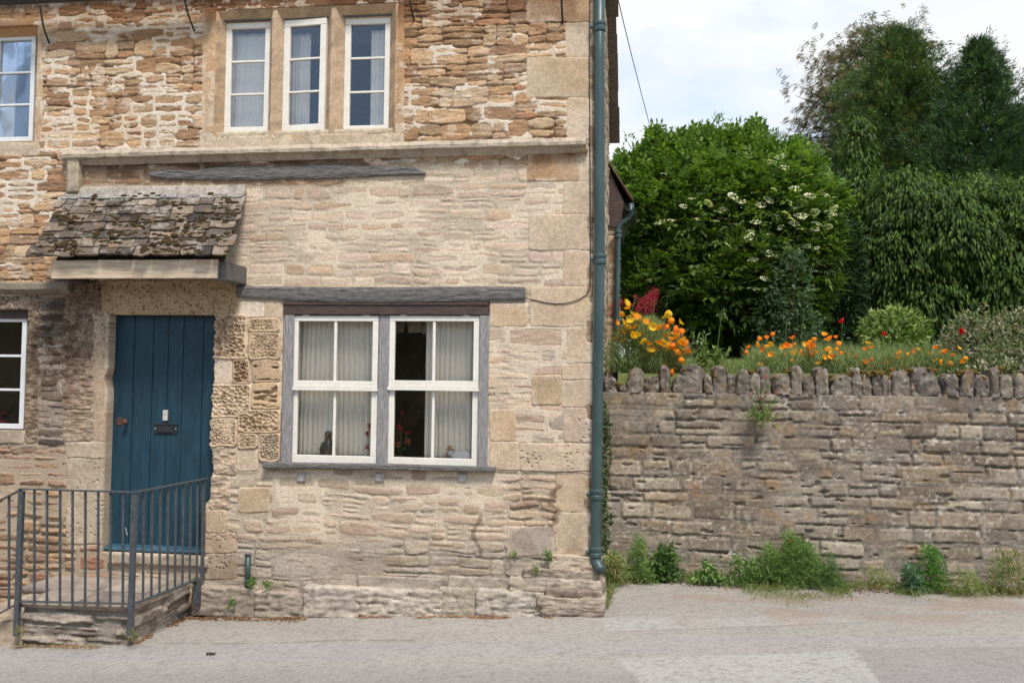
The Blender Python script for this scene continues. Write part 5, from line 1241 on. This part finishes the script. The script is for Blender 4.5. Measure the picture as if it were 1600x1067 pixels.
mass('variegated_shrub', 'grey green variegated shrub spilling over the wall at the right', 'shrub', [(1545,545,56,44,0),(1510,540,36,36,.1),(1590,530,45,46,0),(1640,540,60,50,0),(1560,585,60,22,-.25),(1520,510,26,22,0),(1700,540,60,44,0)], 2.15, 9500, [(150,160,112),(172,174,132),(124,138,92),(200,194,160),(100,118,74),(212,198,170)], (.035, .055), .45, seed=55, k=.55)
# twiggy tops of the variegated shrub
rng = np.random.RandomState(61)
def sprig(c0, c1, N, L, wr, pal, parent, name='sprig', seed=0, k=.55):
    mb = MB(); pts = limb(mb, c0, c1, .004, .002, .06, seed, 8); 
    t = rng.uniform(.15, 1, N); P_ = np.array([list(Vector(c0).lerp(Vector(c1), float(x))) for x in t]); d = unit((np.array(c1)-np.array(c0))[None])[0]
    o = leaf_obj(name, P_, d*.6+rdir(rng, N)*.7, rdir(rng, N), rng.uniform(L*.7, L*1.2, N), rng.uniform(L*.7, L, N)*wr, jitcol(rng, N, pal, .2, k), 'leaf', parent)
    s_ = mb.build('twig', M['bark'], o, smooth=True); return o
vs = bpy.data.objects['variegated_shrub']
for (a_, b_, c_, d_) in ((1520,520,1508,484),(1540,520,1538,476),(1545,515,1572,484),(1505,545,1474,526),(1512,530,1482,522),(1560,520,1556,492),(1585,510,1598,486)):
    sprig(W3(a_, b_, 2.1), W3(c_, d_, 2.05), 16, .045, .45, [(196,180,150),(150,152,110),(176,166,128)], vs)

# --- grass and meadow (uncountable)
def blades(name, N, region, Lr, pal, wr=.05, lean=.35, kind='stuff', k=.6, seed=0, zfn=None, clump=0, base=None):
    rng = np.random.RandomState(seed); P0 = region(rng, N); N = len(P0); z = zfn(P0[:, 0], P0[:, 1]); c = np.stack([P0[:, 0], P0[:, 1], z-.01], 1)
    d = np.stack([rng.normal(0, lean, N), rng.normal(0, lean, N), np.ones(N)], 1); L = rng.uniform(*Lr, N)*(.6+.8*fbm(P0[:, 0]*3, P0[:, 1]*3, 3, seed))
    o = leaf_obj(name, c, d, rdir(rng, N)*[1, 1, .1], L, np.maximum(L*wr, .004), jitcol(rng, N, pal, .3, k), 'leaf', base, .1, .18)
    if base is None: tag(o, kind=kind)
    return o
def box_region(x0, x1, y0, y1): return lambda rng, N: np.stack([rng.uniform(x0, x1, N), rng.uniform(y0, y1, N)], 1)
blades('lawn_grass', 42000, lambda rng, N: np.stack([rng.uniform(-.45, 9, N), 1.85+9*rng.uniform(0, 1, N)**1.5], 1), (.04, .09), [(166,172,108),(146,158,92),(184,182,128),(128,146,80)], .06, .5, zfn=LZ, seed=71)
blades('meadow_grass', 21000, lambda rng, N: np.stack([rng.uniform(1.0, 4.6, N), rng.uniform(1.95, 4.3, N)], 1), (.12, .36), [(160,174,108),(140,160,92),(184,188,130),(120,148,80),(176,174,124)], .028, .28, zfn=LZ, seed=72)
blades('meadow_grass', 3500, lambda rng, N: np.stack([rng.uniform(-.45, 1.2, N), rng.uniform(1.95, 3.0, N)], 1), (.06, .16), [(160,174,108),(140,160,92),(184,188,130)], .035, .3, zfn=LZ, seed=73)

# --- poppies
def poppy_mesh(name, r, cup, pal, mat='petal', seed=0):
    rr = np.random.RandomState(seed); mb = MB(); cols = []
    V = []; F = []
    for k_ in range(4):
        a0 = k_*math.pi/2; nu, nv = 7, 5
        for j in range(nv):
            t = j/(nv-1)
            for i in range(nu):
                s_ = (i/(nu-1)-.5)*2; a = a0+s_*1.02*(.35+.65*math.sin(t*math.pi*.62)); rad_ = r*(.10+.9*t)*(1-.10*abs(s_)**3)*(1+.05*mn.noise(Vector((a*4, t*3, seed))))
                V.append((rad_*math.cos(a)*(1-.25*cup*t), rad_*math.sin(a)*(1-.25*cup*t), r*cup*t**1.4*1.05+(.06*r if k_ % 2 else 0)+.08*r*mn.noise(Vector((a*3, t*2, seed+5)))*t))
        o_ = k_*nu*nv
        for j in range(nv-1):
            for i in range(nu-1): q = o_+j*nu+i; F.append((q, q+1, q+nu+1, q+nu))
    V = np.array(V); n_ = len(V); cc = jitcol(rr, 1, pal, .1, .85).repeat(n_, 0)*(1-.15*(np.arange(n_) % 35 < 7))[:, None]
    return V, np.array(F), cc
def make_proto(name, r, cup, pal, seed, mat='petal'):
    V, F, K = poppy_mesh(name, r, cup, pal, seed=seed); me = None
    o = mesh_np(name, V, F, M[mat], None, K, smooth=True, world=False); me = o.data; bpy.data.objects.remove(o); return me
OR = [(255,168,44),(252,152,34),(255,182,54)]; YL_ = [(255,206,60),(255,196,44)]
FM = [make_proto('flower', .040, c_, p_, s_) for s_, (c_, p_) in enumerate(((.6, OR), (.85, OR), (.45, YL_), (.65, YL_), (.8, [(250,136,40)]), (.35, OR)))]
RM = make_proto('flower', .042, .75, [(214,30,34)], 9)
def plant(name, label, cat, pos, flowers, meshes, Y, stems_pal, fol, group=None, seed=0, sc=1.0, fern=None, kind=None, spread=.0):
    """a rooted plant: feathery foliage, stems, and each flower head a part"""
    rng = np.random.RandomState(seed); root = np.array(pos, float)
    t = empty(name, tuple(root), label, cat, group); mb = MB()
    for i, (px_, py_) in enumerate(flowers):
        p = W3(px_, py_, Y+rng.uniform(-.12, .12)-spread*i*0); me = meshes[rng.randint(len(meshes))]
        o = bpy.data.objects.new('flower', me); C.objects.link(o); o.parent = t; o.matrix_parent_inverse = Matrix.Translation(-Vector(root))
        o.location = p-np.array([0, 0, .02]); s_ = sc*rng.uniform(.8, 1.2); o.scale = (s_, s_, s_); o.rotation_euler = (rad(rng.uniform(5, 85)), rad(rng.uniform(-35, 35)), rng.uniform(0, 6.3))
        r0 = root+np.array([rng.uniform(-.5, .5)*max(.08, fol[0]*.5), rng.uniform(-.1, .1), 0]); r0[0] += (p[0]-r0[0])*.45
        limb(mb, r0, p-np.array([0, 0, .025]), .003, .002, .08, i, 6)
    if mb.v: mb.build('stem', stem_m, t, smooth=True)
    w_, h_, N, L, wr, pal = fol
    x = rng.normal(0, w_*.42, N); y = rng.uniform(-.14, .2, N); hz = rng.uniform(0, 1, N)**.8; z = hz*h_*np.clip(1.05-(x/w_)**2*.9, .2, 1)
    c = root+np.stack([x, y, z], 1); d = np.stack([x*1.2+rng.normal(0, .35, N), rng.normal(0, .35, N), .5+rng.uniform(0, .6, N)], 1)
    leaf_obj('leaves', c, d, rdir(rng, N), rng.uniform(L*.6, L*1.3, N), np.full(N, L*wr), jitcol(rng, N, pal, .28, .78), 'leaf', t, .1, .1)
    return t
stem_m = flat_mat('green_stem', (112,128,74), (134,146,92), rough=.7, k=.6)
FERN = [(150,170,104),(130,154,88),(172,184,128),(110,138,74),(184,190,140)]
def rootpt(px_, Y): p = W3(px_, 600, Y); return (p[0], Y, float(LZ(p[0], Y))+.0)
left = [(978,472),(984,479),(970,489),(985,495),(995,494),(975,503),(1008,502),(1013,500),(1002,500),(1021,508),(1030,512),(972,519),(986,523),(1007,532),(1012,536),(1016,546),(1022,543),(1029,546),(1031,535),(1040,492),(1043,488),(1062,501),(1060,512),(1045,510),(1055,520),(1050,528),(1060,524),(1068,528),(1072,538),(1057,534),(1048,538),(1062,542),(1036,538),(990,509),(1038,508),(1052,500),(1066,532),(1046,546),(1056,546),(1074,550),(1043,568),(1064,562),(1053,582),(1063,565)]
plant('poppy_clump', 'large billowing clump of yellow and orange poppies beside the drainpipe', 'flowers', rootpt(1005, 1.95), left[:22]+[(1000,497),(990,490),(962,502),(966,515),(980,512),(994,522),(998,508),(975,530),(960,528),(1004,519),(988,500),(1012,511)], [FM[2], FM[3], FM[0]], 1.85, None, (.40, .50, 8500, .075, .05, FERN), seed=81, sc=1.12)
plant('poppy_clump', 'dense orange poppies leaning right over the coping beside the yellow ones', 'flowers', rootpt(1052, 1.95), left[22:]+[(1052,514),(1042,525),(1066,519),(1048,536),(1058,549),(1036,530),(1070,545)], [FM[0], FM[1], FM[5], FM[4]], 1.8, None, (.24, .34, 2600, .065, .045, FERN), seed=82, sc=1.1)
mids = [([(1170,541),(1185,528),(1198,526),(1198,540),(1199,552)],1190,'leftmost small group of orange poppies in the meadow behind the wall'),
 ([(1208,521),(1225,538),(1233,538),(1239,527),(1243,536),(1242,544),(1229,537)],1225,'orange poppies in the meadow just right of the leftmost group'),
 ([(1256,535),(1260,537),(1265,533),(1267,539),(1272,529),(1273,535),(1266,550),(1274,549)],1265,'dense middle group of orange poppies before the elder foot'),
 ([(1288,521),(1298,527),(1307,525),(1287,555),(1290,545),(1295,543),(1305,543),(1304,552),(1313,550)],1298,'orange poppies in the meadow left of the taller red poppy'),
 ([(1325,553),(1341,554),(1356,533),(1361,541)],1345,'four scattered orange poppies below the light green shrub'),
 ([(1363,570),(1368,567),(1374,565),(1380,564),(1386,563),(1391,562),(1396,567),(1403,557),(1407,562),(1408,549),(1418,554),(1435,543)],1392,'low row of orange poppies right behind the coping stones'),
 ([(1463,542),(1471,550),(1478,548),(1489,554),(1498,541),(1453,550)],1475,'orange poppies at the left foot of the variegated shrub')]
for i, (fl, rx, lb_) in enumerate(mids):
    rr_ = np.random.RandomState(300+i); fl = fl+[(x_+rr_.uniform(-12, 12), y_+rr_.uniform(3, 22)) for x_, y_ in fl]
    plant('poppy_plant', lb_, 'flowers', rootpt(rx, 1.98+.05*(i % 3)), fl, [FM[0], FM[1], FM[4], FM[5]], 1.95+.05*(i % 3), None, (.24, .20, 1100, .07, .05, FERN), group='orange poppies in the meadow', seed=90+i, sc=.76)
for i, (x_, y_, lb_) in enumerate(((1317,501,'single red poppy high in front of the dark hedge gap'), (1380,521,'single red poppy in front of the light green shrub'), (1507,515,'single red poppy against the variegated shrub'))):
    plant('red_poppy', lb_, 'flower', rootpt(x_, 2.2), [(x_, y_)], [RM], 2.0 if i == 2 else 2.2, None, (.08, .2, 120, .06, .08, FERN), group='red poppies', seed=110+i, sc=.95)
# bare poppy stalks with nodding buds, leafy seedling
for i, (x_, y_, x2, y2) in enumerate(((1128,486,1113,548),(1229,500,1222,545),(1253,507,1250,550))):
    Yb = 2.1; p = W3(x_, y_, Yb); r0 = np.array(rootpt(x2, Yb)); t = empty('poppy_bud', tuple(r0), ['tall nodding poppy bud against the dark elder foot', 'nodding poppy bud among the leftmost orange poppies', 'slim nodding poppy bud before the elder foot'][i], 'flower bud')
    m = MB(); m.tube([tuple(r0), tuple(r0*.5+p*.5+[.01, 0, 0]), tuple(p), tuple(p+[.012, 0, .010]), tuple(p+[.022, 0, -.002]), tuple(p+[.024, 0, -.02])], .0028, 6); m.build('stem', stem_m, t, smooth=True)
    m = MB(); m.tube([tuple(p+np.array([.024, 0, -.018-z])) for z in (0, .006, .018, .028, .034)], [.002, .009, .012, .008, .001], 10); m.build('bud', stem_m, t, smooth=True)
PALG = [(150,172,92),(128,154,76),(166,184,112)]
for (x_, y0_, y1_, N, lb_) in ((1095,525,590,60,'leafy green seedling between the orange poppies and the bud stalk'),(1120,550,590,90,'pale green leafy weed behind the tall coping stones'),(1098,545,590,90,'leafy green weed right of the orange poppies')):
    rp_ = rootpt(x_, 2.0); t = empty('weed', rp_, lb_, 'plant'); a_ = W3(x_, y0_, 2.0); c0 = np.array(rp_)
    for j in range(5): sprig(tuple(c0), tuple(a_+rng.normal(0, .035, 3)), N//3, .07, .3, PALG, t, 'leaves', j, .6)
# red valerian
def valerian(pts, root, label, seed, Y, pal=((214,62,92),(230,90,116),(190,46,78)), w=16, n_=420):
    rng = np.random.RandomState(seed); t = empty('valerian', rootpt(root, Y) if Y > 1.8 else tuple(W3(root, 660, Y)), label, 'flowers', 'red valerian'); mb = MB(); r0 = np.array(t.location)
    for i, (x_, y_, sw, sh, ang) in enumerate(pts):
        N = int(n_*sw*sh/300); s_ = FPX/(Y+7.6); u = rng.normal(0, .42 if sw > 6 else .3, (N, 3)); ca, sa = math.cos(ang), math.sin(ang)
        o_ = np.stack([(u[:, 0]*sw*ca-u[:, 2]*sh*sa)/s_, u[:, 1]*sw/s_, (u[:, 0]*sw*sa+u[:, 2]*sh*ca)/s_], 1); c = W3(x_, y_, Y)+o_
        leaf_obj('flower_head', c, rdir(rng, N), rdir(rng, N), np.full(N, .011 if sw > 6 else .015), np.full(N, .010 if sw > 6 else .014), jitcol(rng, N, pal, .2, .7), 'petal', t)
        limb(mb, r0, W3(x_, y_+sh*.3, Y), .003, .002, .08, i, 6)
    mb.build('stem', stem_m, t, smooth=True); N = 160; c = r0+rng.normal(0, 1, (N, 3))*[.06, .05, .04]+np.array([0, 0, .06])
    leaf_obj('leaves', c, rdir(rng, N)+[0, 0, .4], rdir(rng, N), rng.uniform(.04, .07, N), rng.uniform(.014, .02, N), jitcol(rng, N, PALG, .2, .55), 'leaf', t); return t
valerian([(1008,474,13,17,.5),(1018,465,12,15,.4),(1024,458,8,11,.3),(998,482,11,11,.3),(1020,480,8,11,0),(1012,486,8,8,0)], 1008, 'bright crimson valerian plume above the yellow poppies', 121, 2.3)
valerian([(962,482,14,11,0),(968,472,11,9,0),(958,492,7,6,0),(993,464,3,6,0)], 966, 'duller pink valerian heads close to the drainpipe', 122, 2.35)
valerian([(1196,588,5,3,0),(1199,590,4,3,0),(1213,612,4,5,0),(1172,618,4,2,0),(1190,622,6,3,.4),(1198,613,3,3,0)], 1190, 'pink valerian seedling rooted in the face of the garden wall', 123, 1.34, pal=((214,120,130),(226,140,146),(196,92,110)), n_=260)
val = [o for o in bpy.data.objects if o.get('label', '').startswith('pink valerian seedling')][0]
for (a_, b_, c_, d_) in ((1190,640,1180,598),(1190,640,1200,600),(1192,640,1212,625),(1188,645,1176,650),(1190,645,1198,650),(1190,635,1188,610)):
    sprig(W3(a_, b_, 1.40), W3(c_, d_, 1.33), 14, .05, .22, [(168,186,128),(146,168,104)], val, 'leaves')

# --- weeds along the foot of the garden wall
def gfl(x, y): return np.array([GZ(a_, 0) for a_ in np.atleast_1d(x)])
def weed_clump(name, label, px_, w, h, N, pal, L, wr, Y=1.30, seed=0, cat='plant', leafy=False, k=.74, group=None):
    rng = np.random.RandomState(seed); x0_ = PX(px_, Y, 900); root = (x0_, Y, GZ(x0_)); t = empty(name, root, label, cat, group); s_ = FPX/(Y+7.6); w_, h_ = w/s_, h/s_
    if leafy:
        x = rng.normal(0, w_*.4, N); z = rng.uniform(0, 1, N)**.8*h_*np.clip(1-(x/w_)**2, .15, 1)*(.35+1.25*fbm(x*11+seed, x*0, 3, seed)); c = np.array(root)+np.stack([x, rng.uniform(-.12, .1, N), z], 1)
        d = rdir(rng, N)+[0, -.2, .3 if wr > .14 else .8]; L_ = rng.uniform(L*.6, L*1.2, N); n = rdir(rng, N)+[0, -.5, .5]
    else:
        x = rng.normal(0, w_*.42, N); c = np.array(root)+np.stack([x, rng.uniform(-.14, .14, N), rng.uniform(0, .25, N)*h_], 1)
        L_ = h_*rng.uniform(.3, .9, N)*np.clip(1.1-(x/w_)**2, .2, 1); d = np.stack([x*.5+rng.normal(0, .38, N), rng.normal(-.08, .3, N), np.ones(N)], 1); n = rdir(rng, N)*[1, 1, .2]
    leaf_obj('leaves', c, d, n, L_, np.maximum(L_*wr, .004), jitcol(rng, N, pal, .3, k), 'leaf', t, .1, .15)
    return t
GR = [(128,160,82),(108,142,68),(150,176,102),(166,184,118),(94,128,62)]; DG = [(96,126,68),(80,108,58),(114,144,82)]; ST = [(190,176,120),(170,160,104),(206,190,140),(150,150,90)]
weed_clump('weed_clump', 'largest tall green grassy clump with an orange poppy at the wall foot', 1235, 82, 60, 6500, GR, .085, .07, 1.28, 131, leafy=True)
t = [o for o in bpy.data.objects if o.get('label', '').startswith('largest tall green')][0]
o = bpy.data.objects.new('flower', FM[1]); C.objects.link(o); o.parent = t; o.matrix_parent_inverse = Matrix.Translation(-Vector(t.location)); o.location = W3(1233, 847, 1.2); o.scale = (.5, .5, .6); o.rotation_euler = (rad(40), 0, 1)
weed_clump('weed_clump', 'lower dark feathery growth right of the largest grassy clump', 1298, 22, 56, 700, DG, .07, .06, 1.25, 132, leafy=True)
weed_clump('weed_clump', 'short mixed weeds left of the largest grassy clump', 1165, 40, 44, 900, GR+DG, .05, .25, 1.28, 133, leafy=True)
weed_clump('ivy_clump', 'dark green bushy ivy climbing the wall foot near the drainpipe', 1037, 30, 84, 1100, DG+[(96,128,62)], .05, .5, 1.35, 134, leafy=True)
weed_clump('weed_clump', 'bright green grassy tuft between the drainpipe and the dark ivy', 1000, 26, 62, 1700, GR, .07, .09, 1.25, 135, leafy=True)
weed_clump('weed_clump', 'yellowish mixed weeds directly behind the drainpipe foot', 962, 24, 66, 1500, ST+GR, .06, .12, 1.1, 136, leafy=True)
weed_clump('weed_clump', 'low leafy weeds at the middle of the wall foot', 1105, 34, 34, 800, DG+GR, .045, .4, 1.3, 137, leafy=True)
weed_clump('weed_clump', 'tall upright feathery green weed near the right of the wall', 1455, 30, 84, 1300, [(92,138,52),(110,154,66),(78,120,46)], .055, .16, 1.3, 138, leafy=True)
weed_clump('weed_clump', 'blue green spurge at the left of the tall feathery weed', 1423, 20, 42, 500, [(96,132,96),(120,150,116),(78,112,80)], .06, .22, 1.22, 139, leafy=True)
weed_clump('weed_clump', 'dry brown and green grass at the far right wall foot', 1575, 44, 46, 1700, ST+DG, .06, .1, 1.28, 140, leafy=True)
weed_clump('weed_clump', 'thin grass between the feathery weed and the right edge', 1515, 36, 28, 900, ST+GR, .05, .1, 1.22, 141, leafy=True)
weed_clump('weed_clump', 'sparse dry weeds between the two tall green clumps', 1370, 40, 32, 700, ST+GR+[(150,110,84)], .05, .1, 1.28, 142, leafy=True)
# ivy trail down the left edge of the garden wall
rng = np.random.RandomState(150); N = 330; py_ = rng.uniform(622, 880, N); px_ = 945+rng.uniform(0, 1, N)**2*(8+6*np.sin(py_/21)); c = np.array([W3(a_, b_, GWY-.05) for a_, b_ in zip(px_, py_)])
t = empty('ivy', tuple(W3(950, 890, GWY-.05)), 'narrow trail of small leaved ivy up the left edge of the garden wall', 'ivy')
leaf_obj('leaves', c, rdir(rng, N)+[0, -.5, 0], rdir(rng, N)+[0, -1.2, .3], rng.uniform(.025, .045, N), rng.uniform(.02, .034, N), jitcol(rng, N, [(110,134,84),(90,114,68),(140,158,116)], .25, .6), 'leaf', t)
m = MB(); limb(m, W3(948, 892, GWY-.03), W3(950, 630, GWY-.03), .006, .003, .03, 4, 14); m.build('stem', M['bark'], t, smooth=True)
# verge grass, dry litter
def strip(name, N, pts, spread, Lr, pal, seed, k=.6, wr=.05, lean=.6, flat_=False, mat='leaf'):
    rng = np.random.RandomState(seed); pts = np.array(pts); t = rng.uniform(0, len(pts)-1.001, N); i = t.astype(int); f = (t-i)[:, None]; p = pts[i]*(1-f)+pts[i+1]*f
    x = p[:, 0]+rng.normal(0, .02, N); y = p[:, 1]-np.abs(rng.normal(0, 1, N))*spread*(.3+1.4*fbm(x*2.5, x*0, 2, seed)); g = fbm(x*4, y*4, 3, seed+1)
    q = g > .42; x, y = x[q], y[q]; N = len(x); z = gfl(x, y)+rng.uniform(0, .012, N)
    d = np.stack([rng.normal(0, lean, N), rng.normal(0, lean, N), np.full(N, .12 if flat_ else 1.0)], 1); L = rng.uniform(*Lr, N)
    o = leaf_obj(name, np.stack([x, y, z], 1), d, rdir(rng, N)*[1, 1, .4]+[0, 0, .2], L, np.maximum(L*wr, .004), jitcol(rng, N, pal, .3, k), mat, None, .1, .15); return tag(o, kind='stuff')
xa, xb = PX(948, 1.4, 900), 5.0
strip('verge_grass', 5200, [(xa, 1.48), (xb, 1.48)], .10, (.03, .10), ST+GR, 161)
strip('verge_grass', 3000, [(PX(1160, 1.1, 900), 1.3), (PX(1330, 1.1, 900), 1.3)], .26, (.03, .09), ST+GR, 162)
strip('verge_grass', 1500, [(PX(1400, 1.1, 900), 1.3), (PX(1540, 1.1, 900), 1.3)], .20, (.03, .09), ST+GR, 163)
strip('verge_grass', 1400, [(PX(945, .3, 900), .2), (PX(955, .8, 900), 1.4)], .10, (.03, .09), ST+GR, 164)
BR = [(176,130,96),(150,108,80),(196,152,114),(134,96,74),(200,172,130)]
strip('dry_litter', 5200, [(xa, 1.44), (xb, 1.44)], .13, (.012, .04), BR, 165, .6, .35, 1.0, True, 'dry')
strip('dry_litter', 1500, [(PX(300, -.1, 950), -.10), (PX(480, -.1, 950), -.12)], .05, (.012, .035), BR, 166, .6, .3, 1.0, True, 'dry')
strip('dry_litter', 3600, [(PX(455, -.1, 950), -.11), (PX(700, -.1, 950), -.12), (PX(860, -.15, 950), -.16)], .035, (.015, .04), [(206,160,120),(186,136,100),(216,184,146)], 167, .62, .18, .9, True, 'dry')
strip('dry_litter', 700, [(lx1+.02, -.05), (lx1+.03, -.9)], .02, (.012, .04), BR, 168, .6, .3, 1.0, True, 'dry')
strip('dry_litter', 500, [(lx0-.0, YL-.02), (lx1, YL-.02)], .03, (.02, .06), [(206,180,140),(186,150,110)], 169, .6, .12, 1.2, True, 'dry')
# small tufts on the facade foot
for i, (x_, y_, Y_, lb_, n_) in enumerate(((393,912,-.09,'tiny green weed beside the stub of pipe',70),(418,915,-.09,'tiny green weed right of the stub of pipe',60),(362,942,-.12,'tiny green weed low on the wall foot by the landing',30),(838,890,-.08,'small weed growing from the lower wall joint',40),(856,868,-.05,'small weed growing above the rough corner stones',50),
                                (800,868,-.03,'single tiny weed in the wall left of the corner weeds',24),(303,910,-.12,'wispy weed at the railing foot against the wall',50),(208,994,YL-.1,'dry straw tuft at the foot of the railing corner post',60),(35,988,YL-.1,'dry straw tuft at the foot of the left railing post',50),(345,640,0,'',0))):
    if not n_: continue
    c0 = W3(x_, y_, Y_); t = empty('weed', tuple(c0), lb_, 'plant'); N = n_; c = c0+rng.normal(0, .018, (N, 3)); dry = 'straw' in lb_
    leaf_obj('leaves', c, rdir(rng, N)+[0, -.2, .7], rdir(rng, N), rng.uniform(.02, .045 if not dry else .09, N), rng.uniform(.008, .016, N)*(.3 if dry else 1), jitcol(rng, N, ST if dry else GR, .2, .6), 'leaf', t)
# dropping on the pavement
m = MB(); c0 = W3(328, 988, -1.2); c0[2] = GZ(c0[0])-.0
for k_ in range(4): m.tube([tuple(c0+[-.02+k_*.014, (k_ % 2)*.012, .004]), tuple(c0+[-.01+k_*.014, (k_ % 2)*.012+.01, .010])], [.010, .007], 8)
tag(m.build('leaf_litter_lump', M['timber_d'], None, rough=.003, res=.008, freq=60), 'small dark brown lump lying on the pavement', 'debris')

# ------------------------------------------------------------------ things on the window sill
M['fig'] = flat_mat('brown_glaze', (96,86,66), (142,132,112), rough=.35, scale=30, k=.6); M['pig'] = flat_mat('white_glaze', (226,226,226), (236,234,232), rough=.3, k=.8)
M['pink'] = flat_mat('pink_glaze', (206,140,126), (216,156,142), rough=.4, k=.7); M['straw'] = flat_mat('straw', (196,150,92), (214,172,112), rough=.8, scale=60, k=.7)
ys_ = .105; sz = z0 if False else LWIN[2]+.012
def fpt(px_, Y=ys_): return PX(px_, Y, 700)
x_ = fpt(513); s_ = FPX/(7.6+ys_)
t = empty('figurine', (x_, ys_, sz), 'upright brown and grey bird figurine on the sill in the left sash', 'ornament')
m = MB(); H_ = .245
m.tube([(x_+.004*math.sin(q*5), ys_+.0, sz+H_*q) for q in (0, .04, .12, .3, .5, .62, .70, .76, .82, .9, .97, 1.0)], [.030, .036, .040, .050, .050, .040, .026, .021, .027, .030, .020, .004], 20); m.build('body', M['fig'], t, smooth=True)
m = MB(); m.tube([(x_-.002, ys_-.022, sz+H_*.86), (x_-.006, ys_-.05, sz+H_*.84)], [.010, .002], 8); m.build('beak', M['pink'], t, smooth=True)
for sx in (-1, 1): m = MB(); m.tube([(x_+sx*.042, ys_-.01, sz+H_*.62), (x_+sx*.056, ys_-.012, sz+H_*.4), (x_+sx*.048, ys_-.01, sz+H_*.16)], [.010, .016, .004], 10); m.build('wing', M['fig'], t, smooth=True)
m = MB(); m.tube([(x_+.03, ys_-.03, sz+.004), (x_+.05, ys_-.03, sz+.006)], [.014, .016], 10); m.build('foot', M['pink'], t, smooth=True)
# pig with a straw hat
xp = fpt(700); t = empty('pig_figurine', (fpt(718), ys_, sz), 'white pig figurine with a little straw hat on the sill at the right', 'ornament')
m = MB(); zc = sz+.062
body = [(fpt(x), ys_, zc+dz) for x, dz in ((704,.0),(708,.0),(714,.0),(722,.002),(731,.002),(738,.0),(741,-.002))]
m.tube(body, [.010, .034, .044, .046, .045, .034, .010], 18); pb = m.build('body', M['pig'], t, smooth=True)
for lx_ in (710, 716, 732, 738): m = MB(); m.tube([(fpt(lx_), ys_+(.014 if lx_ % 4 else -.014), sz+.035), (fpt(lx_), ys_+(.014 if lx_ % 4 else -.014), sz+.0)], [.012, .009], 10); m.build('leg', M['pig'], t, smooth=True)
m = MB(); hc = np.array([fpt(704), ys_-.012, sz+.094]); m.tube([tuple(hc+[.022, 0, 0]), tuple(hc+[.014, 0, 0]), tuple(hc), tuple(hc+[-.014, -.004, -.004]), tuple(hc+[-.022, -.006, -.008])], [.012, .028, .030, .020, .013], 16); m.build('head', M['pig'], t, smooth=True)
m = MB(); m.tube([tuple(hc+[-.018, -.006, -.008]), tuple(hc+[-.034, -.01, -.012])], [.0135, .0145], 14); m.build('snout', M['pink'], t, bevel=.001)
for sx in (-1, 1):
    m = MB(); m.tube([tuple(hc+[-.012, sx*.018, .014]), tuple(hc+[-.016, sx*.020, .014])], .0035, 8); m.build('eye', M['iron'], t)
    m = MB(); m.loft([[tuple(hc+[.006, sx*.016, .022]), tuple(hc+[.018, sx*.02, .022]), tuple(hc+[.012, sx*.026, .022])], [tuple(hc+[.010, sx*.030, .040]), tuple(hc+[.014, sx*.030, .040]), tuple(hc+[.012, sx*.032, .040])]]); m.build('ear', M['pig'], t)
m = MB(); m.tube([tuple(hc+np.array([-.004, 0, z])) for z in (.026, .029, .031, .032, .046, .054, .056)], [.034, .034, .030, .018, .018, .012, .002], 16)
tag(m.build('straw_hat', M['straw'], t, smooth=False), None)
# geranium in a pot
xg = fpt(622); t = empty('geranium', (xg, ys_+.03, sz), 'pink and red geranium in a pale pot behind the middle of the lower window', 'potted plant')
m = MB(); m.tube([(xg, ys_+.03, sz), (xg, ys_+.03, sz+.05), (xg, ys_+.03, sz+.055)], [.036, .046, .046], 16); m.build('pot', M['pink'], t)
mb = MB(); rng = np.random.RandomState(7)
for i, (a_, b_, yy_, n_) in enumerate(((578,666,.09,34),(574,676,.09,30),(574,698,.09,30),(622,667,.09,40),(626,672,.10,24),(638,689,.09,36),(622,694,.09,40),(628,645,.2,16),(636,676,.12,14))):
    N = n_; c = W3(a_, b_, yy_)+rng.normal(0, .009, (N, 3))*[1, .5, 1]
    leaf_obj('flower_head', c, rdir(rng, N), rdir(rng, N)+[0, -1, 0], np.full(N, .014), np.full(N, .013), jitcol(rng, N, [(206,60,84),(226,90,100),(186,40,60)] if i not in (5, 6) else [(226,120,100),(232,140,120)], .15, .7), 'petal', t)
    limb(mb, (xg, ys_+.03, sz+.05), W3(a_, b_+3, yy_), .002, .0015, .1, i, 6)
mb.build('stem', stem_m, t, smooth=True)
N = 60; c = np.array([xg, ys_+.06, sz+.08])+rng.normal(0, 1, (N, 3))*[.035, .02, .04]
leaf_obj('leaves', c, rdir(rng, N), rdir(rng, N)+[0, -1, .3], np.full(N, .035), np.full(N, .034), jitcol(rng, N, [(70,92,52),(56,76,44)], .2, .5), 'leaf', t)
# red flowers behind the lower left window
x_ = PX(5, .12, 650); t = empty('potted_flower', (x_, .13, LLW[2]+.02), 'crimson pot plant glimpsed behind the lower left window', 'potted plant')
m = MB(); m.tube([(x_, .14, LLW[2]+.02), (x_, .14, LLW[2]+.08)], [.03, .04], 14); m.build('pot', flat_mat('crimson', (170,36,66), (186,46,76), k=.6), t)
N = 60; c = np.array([x_, .14, LLW[2]+.13])+rng.normal(0, .022, (N, 3)); leaf_obj('leaves', c, rdir(rng, N), rdir(rng, N), np.full(N, .04), np.full(N, .03), jitcol(rng, N, [(60,96,60),(160,30,60)], .2, .5), 'leaf', t)
# white wedges of plaster let in below the sill
for (xa_, xb_) in ((464, 477), (586, 600), (715, 729)):
    block('packing_piece', xa_, 739, xb_, 753, -.012, .02, (206, 200, 192), rough=.003)
